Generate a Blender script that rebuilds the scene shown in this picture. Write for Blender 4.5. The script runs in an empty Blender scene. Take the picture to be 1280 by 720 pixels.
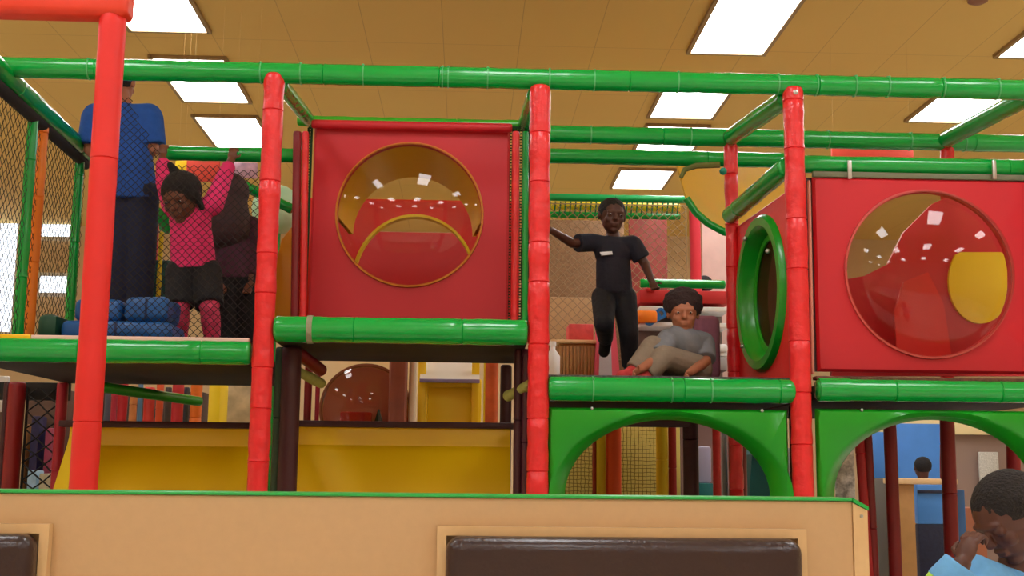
import bpy, bmesh, math, random
from mathutils import Vector, Matrix, Euler, noise
random.seed(7)
V = Vector
SC = bpy.context.scene
COL = SC.collection
# ------------------------------------------------------------------ camera
FPX = 1505.0
CAM = V((0, 0, 1.22))
YAW, PITCH, ROLL = math.radians(2.1), math.radians(8.7), math.radians(0.6)
RM = (Matrix.Rotation(-YAW, 3, 'Z') @ Matrix.Rotation(math.pi/2 + PITCH, 3, 'X') @ Matrix.Rotation(ROLL, 3, 'Z'))
def ray(px, py): return RM @ V(((px-640)/FPX, (360-py)/FPX, -1))
def P(px, py, Y):
    d = ray(px, py); return CAM + d*(Y/d.y)
def PZ(px, py, z):
    d = ray(px, py); return CAM + d*((z-CAM.z)/d.z)
def PX(px, py, x):
    d = ray(px, py); return CAM + d*(x/d.x)
cd = bpy.data.cameras.new('camera'); cam = bpy.data.objects.new('camera', cd); COL.objects.link(cam)
cam.matrix_world = Matrix.Translation(CAM) @ RM.to_4x4()
cd.sensor_width = 36; cd.lens = FPX/1280*36; cd.clip_end = 100
SC.camera = cam
# ------------------------------------------------------------------ materials
def lin(c):
    r = []
    for v in c:
        v /= 255.0
        r.append(v/12.92 if v <= .04045 else ((v+.055)/1.055)**2.4)
    return (r[0], r[1], r[2], 1)
MATS = {}
def mat(name, rgb, rough=.5, bump=0, scale=20, metal=0, var=0, coat=0, detail=3, bdist=.01, alpha=1):
    if name in MATS: return MATS[name]
    m = bpy.data.materials.new(name); m.use_nodes = True
    nt = m.node_tree; b = nt.nodes['Principled BSDF']
    b.inputs['Base Color'].default_value = lin(rgb); b.inputs['Roughness'].default_value = rough
    b.inputs['Metallic'].default_value = metal
    if coat: b.inputs['Coat Weight'].default_value = coat; b.inputs['Coat Roughness'].default_value = .15
    if alpha < 1: b.inputs['Alpha'].default_value = alpha
    tc = nt.nodes.new('ShaderNodeTexCoord')
    nz = nt.nodes.new('ShaderNodeTexNoise'); nz.inputs['Scale'].default_value = scale; nz.inputs['Detail'].default_value = detail
    nt.links.new(tc.outputs['Object'], nz.inputs['Vector'])
    if bump:
        bp = nt.nodes.new('ShaderNodeBump'); bp.inputs['Strength'].default_value = bump; bp.inputs['Distance'].default_value = bdist
        nt.links.new(nz.outputs['Fac'], bp.inputs['Height']); nt.links.new(bp.outputs['Normal'], b.inputs['Normal'])
    if var:
        mx = nt.nodes.new('ShaderNodeMixRGB'); mx.blend_type = 'MULTIPLY'; mx.inputs['Fac'].default_value = 1
        rp = nt.nodes.new('ShaderNodeValToRGB'); rp.color_ramp.elements[0].position = .3; rp.color_ramp.elements[1].position = .7
        rp.color_ramp.elements[0].color = (1-var, 1-var, 1-var, 1); rp.color_ramp.elements[1].color = (1, 1, 1, 1)
        nt.links.new(nz.outputs['Fac'], rp.inputs['Fac']); mx.inputs['Color1'].default_value = lin(rgb)
        nt.links.new(rp.outputs['Color'], mx.inputs['Color2']); nt.links.new(mx.outputs['Color'], b.inputs['Base Color'])
    MATS[name] = m
    return m
RED = mat('red_vinyl', (242, 40, 46), .34, .9, 22, var=.12, coat=.2, bdist=.010)
ORED = mat('orange_red_vinyl', (240, 62, 32), .4, .3, 12, var=.06)
RFRAME = mat('scarlet_vinyl', (240, 44, 40), .45, .3, 10, var=.06)
GREEN = mat('green_vinyl', (0, 172, 66), .22, .3, 12, coat=.25, bdist=.004, var=.06)
LIME = mat('lime_green_plastic', (60, 190, 45), .3, .1, 10, coat=.3)
ARCHG = mat('green_moulded_plastic', (22, 158, 28), .34, .08, 8, coat=.1)
PORTG = mat('green_port_plastic', (15, 160, 35), .3, .1, 10, coat=.3)
PANEL = mat('red_panel_plastic', (212, 32, 46), .45, .05, 8)
MAROON = mat('deep_maroon', (132, 10, 20), .4, .2, 18)  # darker red than the vinyl of the front posts
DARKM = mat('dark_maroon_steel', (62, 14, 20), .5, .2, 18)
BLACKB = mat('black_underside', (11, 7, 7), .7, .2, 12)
YEL = mat('yellow_plastic', (250, 200, 0), .35, .06, 6, coat=.2)
YEL2 = mat('bright_yellow_vinyl', (255, 222, 20), .45, .1, 8)
ORANGE = mat('orange_vinyl', (255, 135, 20), .4, .2, 14, var=.1)
BLUEV = mat('blue_vinyl', (18, 92, 165), .4, .4, 9, var=.2)
NETB = mat('black_net_cord', (34, 32, 32), .9)
NETG = mat('green_net_cord', (20, 110, 60), .9)
NETY = mat('olive_net_cord', (120, 104, 40), .9)
NETT = mat('brown_net_cord', (160, 134, 98), .9)
TAN = mat('tan_laminate', (204, 166, 120), .5, .05, 40, var=.04)
TANL = mat('light_maple_trim', (228, 190, 138), .4, .1, 30, var=.06)
CAPG = mat('green_laminate_cap', (35, 175, 75), .35)
VINYL = mat('dark_brown_vinyl', (48, 28, 30), .32, .25, 60, coat=.2)
METAL = mat('zinc_metal', (200, 200, 195), .35, metal=.8)
WHITE = mat('white_plastic', (235, 235, 235), .5)
CREAM = mat('cream_trim', (240, 205, 195), .5, .1, 20)
TIE = mat('cable_tie_plastic', (80, 190, 115), .4)
ROPE = mat('grey_rope', (150, 150, 120), .8, .5, 60)
FOAM = mat('olive_foam', (178, 180, 96), .8, .5, 40, var=.15)
WOOD = mat('tan_wood', (190, 140, 80), .5, .2, 12, var=.15)
SKIN = mat('brown_skin', (112, 66, 46), .5, .1, 30, var=.08)
SKIND = mat('dark_brown_skin', (88, 50, 38), .45, .1, 30, var=.08)
SKINL = mat('medium_brown_skin', (168, 104, 74), .5, .1, 30, var=.06)
HAIR = mat('black_hair', (26, 20, 20), .8, 1, 120, var=.3)
HAIRB = mat('brown_black_hair', (48, 28, 28), .85, 1, 90, var=.3)
EYEW = mat('eye_white', (225, 218, 210), .2)
EYEB = mat('dark_iris', (20, 12, 10), .1)
def cloth(n, c): return mat(n, c, .85, .5, 28, var=.14, bdist=.01)

def emis(name, rgb, s):
    m = bpy.data.materials.new(name); m.use_nodes = True; nt = m.node_tree; nt.nodes.clear()
    o = nt.nodes.new('ShaderNodeOutputMaterial'); e = nt.nodes.new('ShaderNodeEmission')
    e.inputs[0].default_value = lin(rgb); e.inputs[1].default_value = s
    nt.links.new(e.outputs[0], o.inputs[0]); return m
def clear(name, rgb, refl=1.45, edge=.0):
    m = bpy.data.materials.new(name); m.use_nodes = True; nt = m.node_tree; nt.nodes.clear()
    o = nt.nodes.new('ShaderNodeOutputMaterial'); t = nt.nodes.new('ShaderNodeBsdfTransparent'); g = nt.nodes.new('ShaderNodeBsdfGlossy')
    lw = nt.nodes.new('ShaderNodeLayerWeight'); lw.inputs[0].default_value = .5
    pw = nt.nodes.new('ShaderNodeMath'); pw.operation = 'POWER'; pw.inputs[1].default_value = 5; nt.links.new(lw.outputs['Facing'], pw.inputs[0])
    f = nt.nodes.new('ShaderNodeMath'); f.operation = 'MULTIPLY_ADD'; f.inputs[1].default_value = .35; f.inputs[2].default_value = (refl-1)**2/(refl+1)**2
    nt.links.new(pw.outputs[0], f.inputs[0])
    mx = nt.nodes.new('ShaderNodeMixShader'); t.inputs[0].default_value = lin(rgb); g.inputs['Roughness'].default_value = .04
    nt.links.new(f.outputs[0], mx.inputs[0]); nt.links.new(t.outputs[0], mx.inputs[1]); nt.links.new(g.outputs[0], mx.inputs[2])
    nt.links.new(mx.outputs[0], o.inputs[0]); return m
BUB = clear('clear_acrylic', (247, 243, 238), 1.35)
SMOKE = clear('smoky_acrylic', (236, 222, 214), 1.4)
# ------------------------------------------------------------------ mesh helpers (world coordinates)
def smooth(bm, ang=40):
    for f in bm.faces: f.smooth = True
    for e in bm.edges:
        if len(e.link_faces) == 2 and e.calc_face_angle(0) > math.radians(ang): e.smooth = False
ROOTLOC = {}
def link(name, bm, m, parent=None, loc=None, sm=40):
    bmesh.ops.recalc_face_normals(bm, faces=bm.faces)
    if sm: smooth(bm, sm)
    me = bpy.data.meshes.new(name)
    if parent is not None: base = ROOTLOC[parent.name]
    else:
        if loc is None:
            xs = [v.co for v in bm.verts]
            loc = V(((min(v.x for v in xs)+max(v.x for v in xs))/2, (min(v.y for v in xs)+max(v.y for v in xs))/2, min(v.z for v in xs)))
        base = V(loc)
    bmesh.ops.translate(bm, verts=bm.verts, vec=-base)
    bm.to_mesh(me); bm.free(); me.materials.append(m)
    o = bpy.data.objects.new(name, me); COL.objects.link(o)
    if parent is not None: o.parent = parent
    else: o.location = base
    ROOTLOC[o.name] = base
    return o
def tag(o, label, cat, group=None, kind=None):
    o['label'] = label; o['category'] = cat
    if group: o['group'] = group
    if kind: o['kind'] = kind
    return o
def thing(name, label, cat, loc, group=None):
    o = bpy.data.objects.new(name, None); COL.objects.link(o); o.location = loc; o.empty_display_size = .1
    ROOTLOC[o.name] = V(loc); return tag(o, label, cat, group)
def B(): return bmesh.new()
def box(bm, p0, p1, bev=0, seg=2):
    g = bmesh.ops.create_cube(bm, size=1)
    a, b = V(p0), V(p1); c = (a+b)/2; s = V((abs(b.x-a.x), abs(b.y-a.y), abs(b.z-a.z)))
    for v in g['verts']: v.co = V((v.co.x*s.x, v.co.y*s.y, v.co.z*s.z)) + c
    if bev:
        es = list({e for v in g['verts'] for e in v.link_edges})
        bmesh.ops.bevel(bm, geom=es, offset=min(bev, min(s)*.49), segments=seg, affect='EDGES', profile=.5)
    return bm
def frame_from(d):
    d = d.normalized(); up = V((0, 0, 1)) if abs(d.z) < .95 else V((1, 0, 0))
    u = d.cross(up).normalized(); w = u.cross(d).normalized(); return u, w
def sweep(bm, pts, rads, n=14, caps=True):
    rings = []
    for i, p in enumerate(pts):
        if i == 0: d = pts[1]-pts[0]
        elif i == len(pts)-1: d = pts[-1]-pts[-2]
        else: d = (pts[i+1]-pts[i]).normalized() + (pts[i]-pts[i-1]).normalized()
        u, w = frame_from(d); r = rads[i] if isinstance(rads, (list, tuple)) else rads
        rings.append([bm.verts.new(p + u*math.cos(2*math.pi*k/n)*r + w*math.sin(2*math.pi*k/n)*r) for k in range(n)])
    for a, b in zip(rings, rings[1:]):
        for k in range(n): bm.faces.new((a[k], a[(k+1) % n], b[(k+1) % n], b[k]))
    if caps: bm.faces.new(rings[0][::-1]); bm.faces.new(rings[-1])
    return bm
def padded(bm, p0, p1, r, seam=.35, lump=.004, ends=True, n=20):
    """straight foam padded tube with taped seams and slightly lumpy vinyl"""
    p0, p1 = V(p0), V(p1); L = (p1-p0).length; d = (p1-p0)/L
    st = []
    if ends: st += [(0.0, r*.78), (.005, r*.93), (.014, r)]
    else: st += [(0.0, r)]
    t = .05 if ends else .02; nxt = seam*(.6+random.random()*.6)
    while t < L-.04:
        if t > nxt:
            st += [(t, r), (t+.004, r-.0035), (t+.008, r+.001)]; nxt = t + seam*(.6+random.random()*.8); t += .03
        else: st.append((t, r + random.uniform(-lump, lump)*.4)); t += .05
    if ends: st += [(L-.014, r), (L-.005, r*.93), (L, r*.78)]
    else: st += [(L, r)]
    sweep(bm, [p0+d*a for a, _ in st], [b for _, b in st], n)
    return bm
def pole(name, label, cat, p0, p1, r, m, group=None, **k):
    return tag(link(name, padded(B(), p0, p1, r, **k), m, loc=(V(p0) if V(p0).z <= V(p1).z else V(p1))), label, cat, group)
def sphere(bm, c, r, M=None, u=14, v=10):
    g = bmesh.ops.create_uvsphere(bm, u_segments=u, v_segments=v, radius=1)
    rr = V(r) if not isinstance(r, (int, float)) else V((r, r, r))
    for w in g['verts']:
        q = V((w.co.x*rr.x, w.co.y*rr.y, w.co.z*rr.z))
        w.co = (M @ q if M else q) + V(c)
def capsule(bm, a, b, ra, rb, n=14):
    a, b = V(a), V(b); sphere(bm, a, ra, u=n, v=8); sphere(bm, b, rb, u=n, v=8)
    if (b-a).length > 1e-4: sweep(bm, [a, b], [ra, rb], n)
def cone(bm, a, b, ra, rb, n=18): sweep(bm, [V(a), V(b)], [ra, rb], n)
def prism(bm, pts, off):
    """polygon pts (3D) extruded by vector off"""
    a = [bm.verts.new(V(p)) for p in pts]; b = [bm.verts.new(V(p)+V(off)) for p in pts]; n = len(pts)
    bm.faces.new(a); bm.faces.new(b[::-1])
    for i in range(n): bm.faces.new((a[i], b[i], b[(i+1) % n], a[(i+1) % n]))
    return bm
def loops(bm, ls, close=True, cyc=True):
    rs = [[bm.verts.new(p) for p in l] for l in ls]; n = len(rs[0])
    seq = list(zip(rs, rs[1:])) + ([(rs[-1], rs[0])] if close else [])
    for a, b in seq:
        for k in range(n if cyc else n-1): bm.faces.new((a[k], a[(k+1) % n], b[(k+1) % n], b[k]))
    return rs
def holed_panel(bm, O, U, W, N, w, h, cx, cz, rx, rz, th, bev=.012):
    """rectangle w x h at O (lower corner) spanned by unit U,W, normal N (to viewer), elliptical hole"""
    O, U, W, N = V(O), V(U), V(W), V(N)
    angs = sorted(set([2*math.pi*i/56 for i in range(56)] + [math.atan2(z-cz, x-cx) % (2*math.pi) for x in (0, w) for z in (0, h)]))
    def rect(a, ins=0):
        dx, dz = math.cos(a), math.sin(a); t = 1e9
        if dx > 1e-9: t = min(t, (w-ins-cx)/dx)
        if dx < -1e-9: t = min(t, (ins-cx)/dx)
        if dz > 1e-9: t = min(t, (h-ins-cz)/dz)
        if dz < -1e-9: t = min(t, (ins-cz)/dz)
        return cx+dx*t, cz+dz*t
    def pt(x, z, y): return O + U*x + W*z + N*y
    hole = [(cx+rx*math.cos(math.atan2(math.sin(a)*rx, math.cos(a)*rz)), cz+rz*math.sin(math.atan2(math.sin(a)*rx, math.cos(a)*rz))) for a in angs]
    rb = [rect(a) for a in angs]; ri = [rect(a, bev) for a in angs]
    loops(bm, [[pt(x, z, 0) for x, z in hole], [pt(x, z, 0) for x, z in ri], [pt(x, z, -bev) for x, z in rb],
               [pt(x, z, -th) for x, z in rb], [pt(x, z, -th) for x, z in hole]])
    return bm
def ringm(bm, C0, U, W, N, prof, rx, rz, n=56):
    """ring around ellipse: prof = [(radial offset, normal offset)] closed"""
    C0, U, W, N = V(C0), V(U), V(W), V(N)
    loops(bm, [[C0 + U*(rx+o)*math.cos(2*math.pi*i/n) + W*(rz+o)*math.sin(2*math.pi*i/n) + N*y for i in range(n)] for o, y in prof])
    return bm
def dome(bm, C0, U, W, N, r, depth, th=.004, n=48, m=12):
    C0, U, W, N = V(C0), V(U), V(W), V(N)
    def shell(rr, dd):
        return [[C0 + (U*math.cos(2*math.pi*i/n)+W*math.sin(2*math.pi*i/n))*rr*math.cos(a) + N*dd*math.sin(a) for i in range(n)]
                for a in [math.pi/2*j/m*.985 for j in range(m+1)]]
    a = shell(r, depth); b = shell(r-th, depth-th)
    rs = loops(bm, a, close=False); rt = loops(bm, b, close=False)
    bm.faces.new(rs[-1]); bm.faces.new(rt[-1][::-1])
    for k in range(n): bm.faces.new((rs[0][k], rs[0][(k+1) % n], rt[0][(k+1) % n], rt[0][k]))
def remesh(o, vox, it=3):
    m = o.modifiers.new('remesh', 'REMESH'); m.mode = 'VOXEL'; m.voxel_size = vox; m.use_smooth_shade = True
    s = o.modifiers.new('smooth', 'SMOOTH'); s.factor = .5; s.iterations = it
def net(O, U, W, w, h, cell, r, inside=None, diamond=True, jit=.12, border=True):
    bm = B(); O, U, W = V(O), V(U).normalized(), V(W).normalized(); N = U.cross(W)
    nu = int(w/cell); nv = int(h/cell); cu, cv = w/nu, h/nv; rnd = random.Random(3)
    pt = {}
    for i in range(nu+1):
        for j in range(nv+1):
            if diamond and (i+j) % 2: continue
            u, v = i*cu, j*cv
            if inside and not inside(u, v): continue
            pt[i, j] = O + U*(u+rnd.uniform(-jit, jit)*cu) + W*(v+rnd.uniform(-jit, jit)*cv) + N*rnd.uniform(-1, 1)*.003
    def seg(a, b, rr=r):
        d = b-a; p, q = frame_from(d)
        A = [bm.verts.new(a+(p*math.cos(t)+q*math.sin(t))*rr) for t in (0, 2.09, 4.19)]
        Bv = [bm.verts.new(b+(p*math.cos(t)+q*math.sin(t))*rr) for t in (0, 2.09, 4.19)]
        for k in range(3): bm.faces.new((A[k], A[(k+1) % 3], Bv[(k+1) % 3], Bv[k]))
    for (i, j), a in pt.items():
        for q in ([(i+1, j+1), (i+1, j-1)] if diamond else [(i+1, j), (i, j+1)]):
            if q in pt: seg(a, pt[q])
    if border and not inside:
        c = [O, O+U*w, O+U*w+W*h, O+W*h]
        for k in range(4): seg(c[k], c[(k+1) % 4], r*1.8)
    return bm
X, Yv, Z = V((1, 0, 0)), V((0, 1, 0)), V((0, 0, 1)); NF = V((0, -1, 0))
# ================================================================== ROOM
CZ = 4.62
RX0, RX1, RY0, RY1 = -7.5, 8.5, -6.0, 17.0
def struct(name, bm, m, sm=None):
    o = link(name, bm, m, sm=sm); o['kind'] = 'structure'; return o
def plane_mat(name, rgb, kind):
    m = bpy.data.materials.new(name); m.use_nodes = True; nt = m.node_tree; b = nt.nodes['Principled BSDF']; b.inputs['Roughness'].default_value = .8
    tc = nt.nodes.new('ShaderNodeNewGeometry'); sx = nt.nodes.new('ShaderNodeSeparateXYZ'); nt.links.new(tc.outputs['Position'], sx.inputs[0])
    def line(axis, per, off, wd):
        a = nt.nodes.new('ShaderNodeMath'); a.operation = 'SUBTRACT'; a.inputs[1].default_value = off; nt.links.new(sx.outputs[axis], a.inputs[0])
        c = nt.nodes.new('ShaderNodeMath'); c.operation = 'PINGPONG'; c.inputs[1].default_value = per/2; nt.links.new(a.outputs[0], c.inputs[0])
        d = nt.nodes.new('ShaderNodeMath'); d.operation = 'LESS_THAN'; d.inputs[1].default_value = wd; nt.links.new(c.outputs[0], d.inputs[0]); return d
    l1 = line('X', kind[0], kind[1], kind[4]); l2 = line('Y', kind[2], kind[3], kind[4])
    mxn = nt.nodes.new('ShaderNodeMath'); mxn.operation = 'MAXIMUM'; nt.links.new(l1.outputs[0], mxn.inputs[0]); nt.links.new(l2.outputs[0], mxn.inputs[1])
    mm = nt.nodes.new('ShaderNodeMixRGB'); mm.inputs['Color1'].default_value = lin(rgb); mm.inputs['Color2'].default_value = lin(kind[5])
    nt.links.new(mxn.outputs[0], mm.inputs['Fac']); nt.links.new(mm.outputs[0], b.inputs['Base Color'])
    nz = nt.nodes.new('ShaderNodeTexNoise'); nz.inputs['Scale'].default_value = 60; bp = nt.nodes.new('ShaderNodeBump'); bp.inputs['Strength'].default_value = .15
    nt.links.new(tc.outputs['Position'], nz.inputs['Vector']); nt.links.new(nz.outputs['Fac'], bp.inputs['Height']); nt.links.new(bp.outputs['Normal'], b.inputs['Normal'])
    return m
lx = PZ(163, 35, CZ).x
CEILM = plane_mat('golden_ceiling_tiles', (232, 196, 112), (.61, lx, 1.22, PZ(860, 62, CZ).y, .003, (205, 168, 100)))
FLOORM = plane_mat('cream_floor_tiles', (240, 234, 224), (.45, 0, .45, 0, .004, (140, 118, 92)))
WALLM = mat('tan_wall_paint', (226, 200, 160), .8, .1, 30)
WALLB = mat('brown_wall_paint', (170, 130, 86), .8, .1, 30)
struct('floor', box(B(), (RX0, RY0, -.1), (RX1, RY1, 0)), FLOORM)
struct('floor', box(B(), (-3.2, 4.7, 0), (3.4, 9.6, .03), .01), mat('added_bounce_absorber', (46, 44, 46), .8, .3, 20))  # added unseen dark slab, soaks up bounce light to darken the deck undersides
struct('ceiling', box(B(), (RX0, RY0, CZ), (RX1, RY1, CZ+.1)), CEILM)
struct('wall_back', box(B(), (RX0, RY1, 0), (RX1, RY1+.1, CZ)), WALLM)
struct('wall_left', box(B(), (RX0-.1, RY0, 0), (RX0, RY1, CZ)), WALLM)
struct('wall_right', box(B(), (RX1, RY0, 0), (RX1+.1, RY1, CZ)), WALLM)
struct('wall_front', box(B(), (RX0, RY0-.1, 0), (RX1, RY0, CZ)), WALLM)
DIFF = emis('lit_diffuser', (252, 253, 255), 9.0)
FRAMEM = mat('bronze_light_frame', (165, 138, 96), .5)
def clight(x, y, label, ln=1.2, group=None):
    t = thing('ceiling_light', label, 'ceiling light', (x, y, CZ), group)
    b = B(); w = .61; z0 = CZ-.03
    for (a0, a1, b0, b1) in ((-w/2-.02, -w/2+.012, -ln/2-.02, ln/2+.02), (w/2-.012, w/2+.02, -ln/2-.02, ln/2+.02), (-w/2, w/2, -ln/2-.02, -ln/2+.012), (-w/2, w/2, ln/2-.012, ln/2+.02)):
        box(b, (x+a0, y+b0, z0), (x+a1, y+b1, CZ-.001))
    link('frame', b, FRAMEM, t, sm=None)
    link('diffuser', box(B(), (x-w/2+.012, y-ln/2+.012, CZ-.018), (x+w/2-.012, y+ln/2-.012, CZ-.004)), DIFF, t, sm=None)
def lf(px, py, label, ln=1.2):   # far left corner given
    p = PZ(px, py, CZ); clight(p.x+.305, p.y-ln/2, label, ln)
lf(163, 35, 'bright ceiling light at the top left beside the red corner post top')
lf(230, 124, 'bright ceiling light just under the long green top tube on the left')
lf(273, 184, 'bright ceiling light behind the raised pink arm, above the short green tube')
lf(861, 63, 'largest bright ceiling light at the top, right of centre')
lf(811, 144, 'bright ceiling light under the long green top tube, right of centre')
lf(790, 191, 'bright ceiling light partly hidden between two parallel green tubes', 1.1)
lf(764, 233, 'pale ceiling light directly above the child dressed in black', .9)
lf(1245, 68, 'bright ceiling light cut off by the right edge of the frame above the top tube')
lf(1133, 149, 'bright ceiling light under the top tube above the right bubble window')
p0 = PZ(811, 144, CZ)
for ry in (7.4, 3.6, 0.0, -3.6):
    for rx in (-5.2, -2.3, .3, 3.0, 5.8):
        if ry == 7.4 and -5 < rx < 5: continue
        clight(rx, ry, 'ceiling light panel over the dining area, outside the picture', group='unseen ceiling lights')
b = B(); q = PZ(1222, -3, CZ); sweep(b, [q+Z*-.005, q-Z*.03, q-Z*.045], [.07, .07, .04], 20)
tag(link('smoke_detector', b, mat('brown_detector', (150, 105, 80), .6)), 'small round detector on the ceiling at the top right edge', 'smoke detector')
# windows in back wall at left
WING = emis('window_daylight', (226, 232, 240), 1.6)
def window(n, x0, y0, x1, y1, Yp, mull=1):
    a = P(x0, y1, Yp); c = P(x1, y0, Yp)
    t = bpy.data.objects.new('window_%d' % n, None); COL.objects.link(t); t.location = a; ROOTLOC[t.name] = a; t['kind'] = 'structure'
    fb = B()
    for (u0, u1, w0, w1) in ((a.x-.04, a.x, a.z, c.z), (c.x, c.x+.04, a.z, c.z), (a.x-.04, c.x+.04, c.z, c.z+.05), (a.x-.04, c.x+.04, a.z-.05, a.z)):
        box(fb, (u0, Yp-.04, w0), (u1, Yp+.02, w1))
    for k in range(mull):
        xx = a.x+(c.x-a.x)*(k+1)/(mull+1); box(fb, (xx-.02, Yp-.03, a.z), (xx+.02, Yp+.01, c.z))
    link('window_frame', fb, WHITE, t, sm=None); link('pane', box(B(), (a.x, Yp-.01, a.z), (c.x, Yp+.005, c.z)), WING, t, sm=None)
window(1, -60, 214, 29, 414, 16.95, 2)
window(2, 52, 272, 92, 296, 16.95, 0)
window(3, 50, 346, 90, 366, 16.95, 0)
# ================================================================== BOOTH PARTITION (foreground)
YW = 3.0
a = P(-30, 612, YW); wt = P(600, 618, YW).z; xr = P(1066, 650, YW).x; xe = P(1084, 650, YW).x
wt = P(600, 618, YW).z; wb = P(600, 622, YW).z
t = thing('booth_partition', 'tan half-height partition with a green top edge across the foreground', 'partition', (.0, YW, 0))
link('board', box(B(), (-2.2, YW, 0), (xr, YW+.14, wb), .004), TAN, t)
link('cap', box(B(), (-2.2, YW-.008, wb), (xr, YW+.15, wt), .004), CAPG, t)
zc = P(1084, 638, YW).z
bm = B(); prism(bm, [(xr, YW-.004, 0), (xe, YW-.004, 0), (xe, YW-.004, zc), (xr, YW-.004, wb-.004)], (0, .145, 0)); link('end_trim', bm, TANL, t)
bm = B(); prism(bm, [(xr, YW-.01, wb-.002), (xe+.002, YW-.01, zc), (xe+.002, YW-.01, zc+.009), (xr, YW-.01, wt)], (0, .15, 0)); link('sloped_cap', bm, CAPG, t)
bm = B(); q = P(1076, 645, YW); sweep(bm, [q+NF*.003, q+NF*.008], .004, 10); link('screw', bm, METAL, t)
def booth(x0, x1, ytop, label):
    l = P(x0, ytop, YW).x; r = P(x1, ytop+3, YW).x; zt = P((x0+x1)/2, ytop, YW).z
    t = thing('booth_backrest', label, 'booth backrest', ((l+r)/2, YW, .45))
    f = B(); w = .022
    for c in (((l, .45), (l+w, zt)), ((r-w, .45), (r, zt)), ((l+w, zt-w), (r-w, zt)), ((l+w, .45), (r-w, .45+w))):
        box(f, (c[0][0], YW-.03, c[0][1]), (c[1][0], YW-.002, c[1][1]))
    link('frame', f, TANL, t)
    link('cushion', box(B(), (l+w, YW-.09, .45+w), (r-w, YW-.003, zt-w), .035, 5), VINYL, t)
booth(-300, 67, 653, 'dark brown vinyl booth backrest with a tan frame at the lower left corner')
booth(547, 1004, 659, 'wide dark brown vinyl booth backrest with a tan frame, low in the centre')
# ================================================================== FRONT STRUCTURE
YF = 5.35; YB = 6.3
R = .048
TZ = P(674, 99, YF).z            # top tube height
def ptz(px, py, Y=YF): return P(px, py, Y).z
def ties(parent, p0, p1, r, ts, m=TIE, name='cable_tie'):
    p0, p1 = V(p0), V(p1)
    for tt in ts:
        c = p0.lerp(p1, tt); d = (p1-p0).normalized(); bm = B(); sweep(bm, [c-d*.003, c+d*.003], r+.003, 20)
        u, w = frame_from(d); hd = (V((0, -.7, .7))).normalized(); sphere(bm, c+hd*(r+.004), .006, u=8, v=6)
        link(name, bm, m, parent)
# --- long top tube
a = P(-60, 71, YF); b_ = P(1340, 105, YF); a.z = b_.z = TZ; a.y = b_.y = YF
t = thing('top_tube', 'long thick green padded tube running across the whole top', 'padded tube', (0, YF, TZ))
link('padding', padded(B(), a, b_, R, seam=.8), GREEN, t)
ties(t, a, b_, R, [.12, .27, .305, .36, .43, .435, .47, .525, .565, .64, .73, .765, .80, .83, .88, .93, .955])
# --- front posts
def post(pb, pt, y0, y1, Y, r, m, label, name='padded_post', zb=0, seam=.22, bolt=False):
    x = (P(pb, y0, Y).x + P(pt, y1, Y).x)/2; z1 = P(pt, y1, Y).z
    p0, p1 = V((x, Y, zb)), V((x, Y, z1))
    t = thing(name, label, 'padded post', p0)
    link('padding', padded(B(), p0, p1, r, seam=seam, lump=.007), m, t)
    if bolt:
        bm = B(); q = V((x, Y-r+.002, z1-.035)); sweep(bm, [q+Yv*.012, q-Yv*.004, q-Yv*.007], [.012, .012, .006], 12); link('bolt', bm, METAL, t)
    return x, z1
x2, _ = post(322, 343, 610, 93, YF-.01, .047, RED, 'red padded post left of the square panel with the yellow bubble window')
x3, _ = post(671, 676, 612, 108, YF-.01, .047, RED, 'red padded post right of the square panel with the yellow bubble window')
x4, _ = post(1004, 991, 618, 110, YF-.01, .047, RED, 'red padded post beside the green oval porthole', bolt=True)
x5, _ = post(1345, 1318, 618, 112, YF-.01, .047, RED, 'red padded post past the right edge of the frame')
x1, _ = post(-60, -34, 610, 70, YF-.01, .047, RED, 'red padded post past the left edge of the frame')
# --- foreground red frame
YC = 4.45
xa = (P(104, 610, YC).x + P(141, 30, YC).x)/2; zt = P(140, 12, YC).z
t = thing('corner_post', 'nearest red padded post at the left, standing in front of the green tubes', 'padded post', (xa, YC, 0))
link('padding', padded(B(), (xa, YC, 0), (xa, YC, zt-.02), .05, seam=.75, lump=.002), RFRAME, t)
link('base_band', padded(B(), (xa, YC, wt-.02), (xa, YC, ptz(104, 603, YC)), .053, seam=5, lump=0), RFRAME, t)
bm = B(); box(bm, (P(-40, 10, YC).x, YC-.055, ptz(100, 23, YC)), (P(164, 10, YC).x, YC+.055, ptz(100, -16, YC)), .025, 4)
tag(link('corner_beam', bm, ORED), 'orange red padded beam at the top left corner', 'padded beam')
# --- back posts and tubes
x4b, _ = post(914, 917, 470, 165, YB, .036, RED, 'thinner red padded post behind the left rim of the green porthole', seam=.3)
def tube(px0, py0, px1, py1, Ya, Yb_, r, label, m=GREEN, name='padded_tube', za=None, nties=(), seam=.9, group=None, level=True):
    p, q = P(px0, py0, Ya), P(px1, py1, Yb_)
    if level and Ya == Yb_: q.z = p.z = (p.z+q.z)/2
    t = thing(name, label, 'padded tube', (p+q)/2, group)
    link('padding', padded(B(), p, q, r, seam=seam), m, t)
    if nties: ties(t, p, q, r, nties)
    return p, q
tube(655, 166, 1340, 182, YB, YB, .048, 'green tube just below the long top tube, from the middle post to the right edge', nties=(.12, .3, .55, .7, .8))
tube(655, 193, 985, 202, 6.7, 6.7, .044, 'lower of two parallel green tubes above the child dressed in black')
PY = 5.50
pa = P(1012, 206, PY+.06)
TL, TR = tube(1000, 205, 1345, 212, PY+.04, PY+.04, .042, 'green tube directly above the right bubble window panel')
for px in (1060, 1240):
    pass
tube(984, 122, 913, 172, YF+.03, YB-.03, .046, 'green slanting tube joining the top tube to the post left of the porthole', level=False)
tube(1290, 118, 1182, 175, YF+.03, YB-.03, .046, 'green slanting tube at the right above the right bubble window', level=False)
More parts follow.
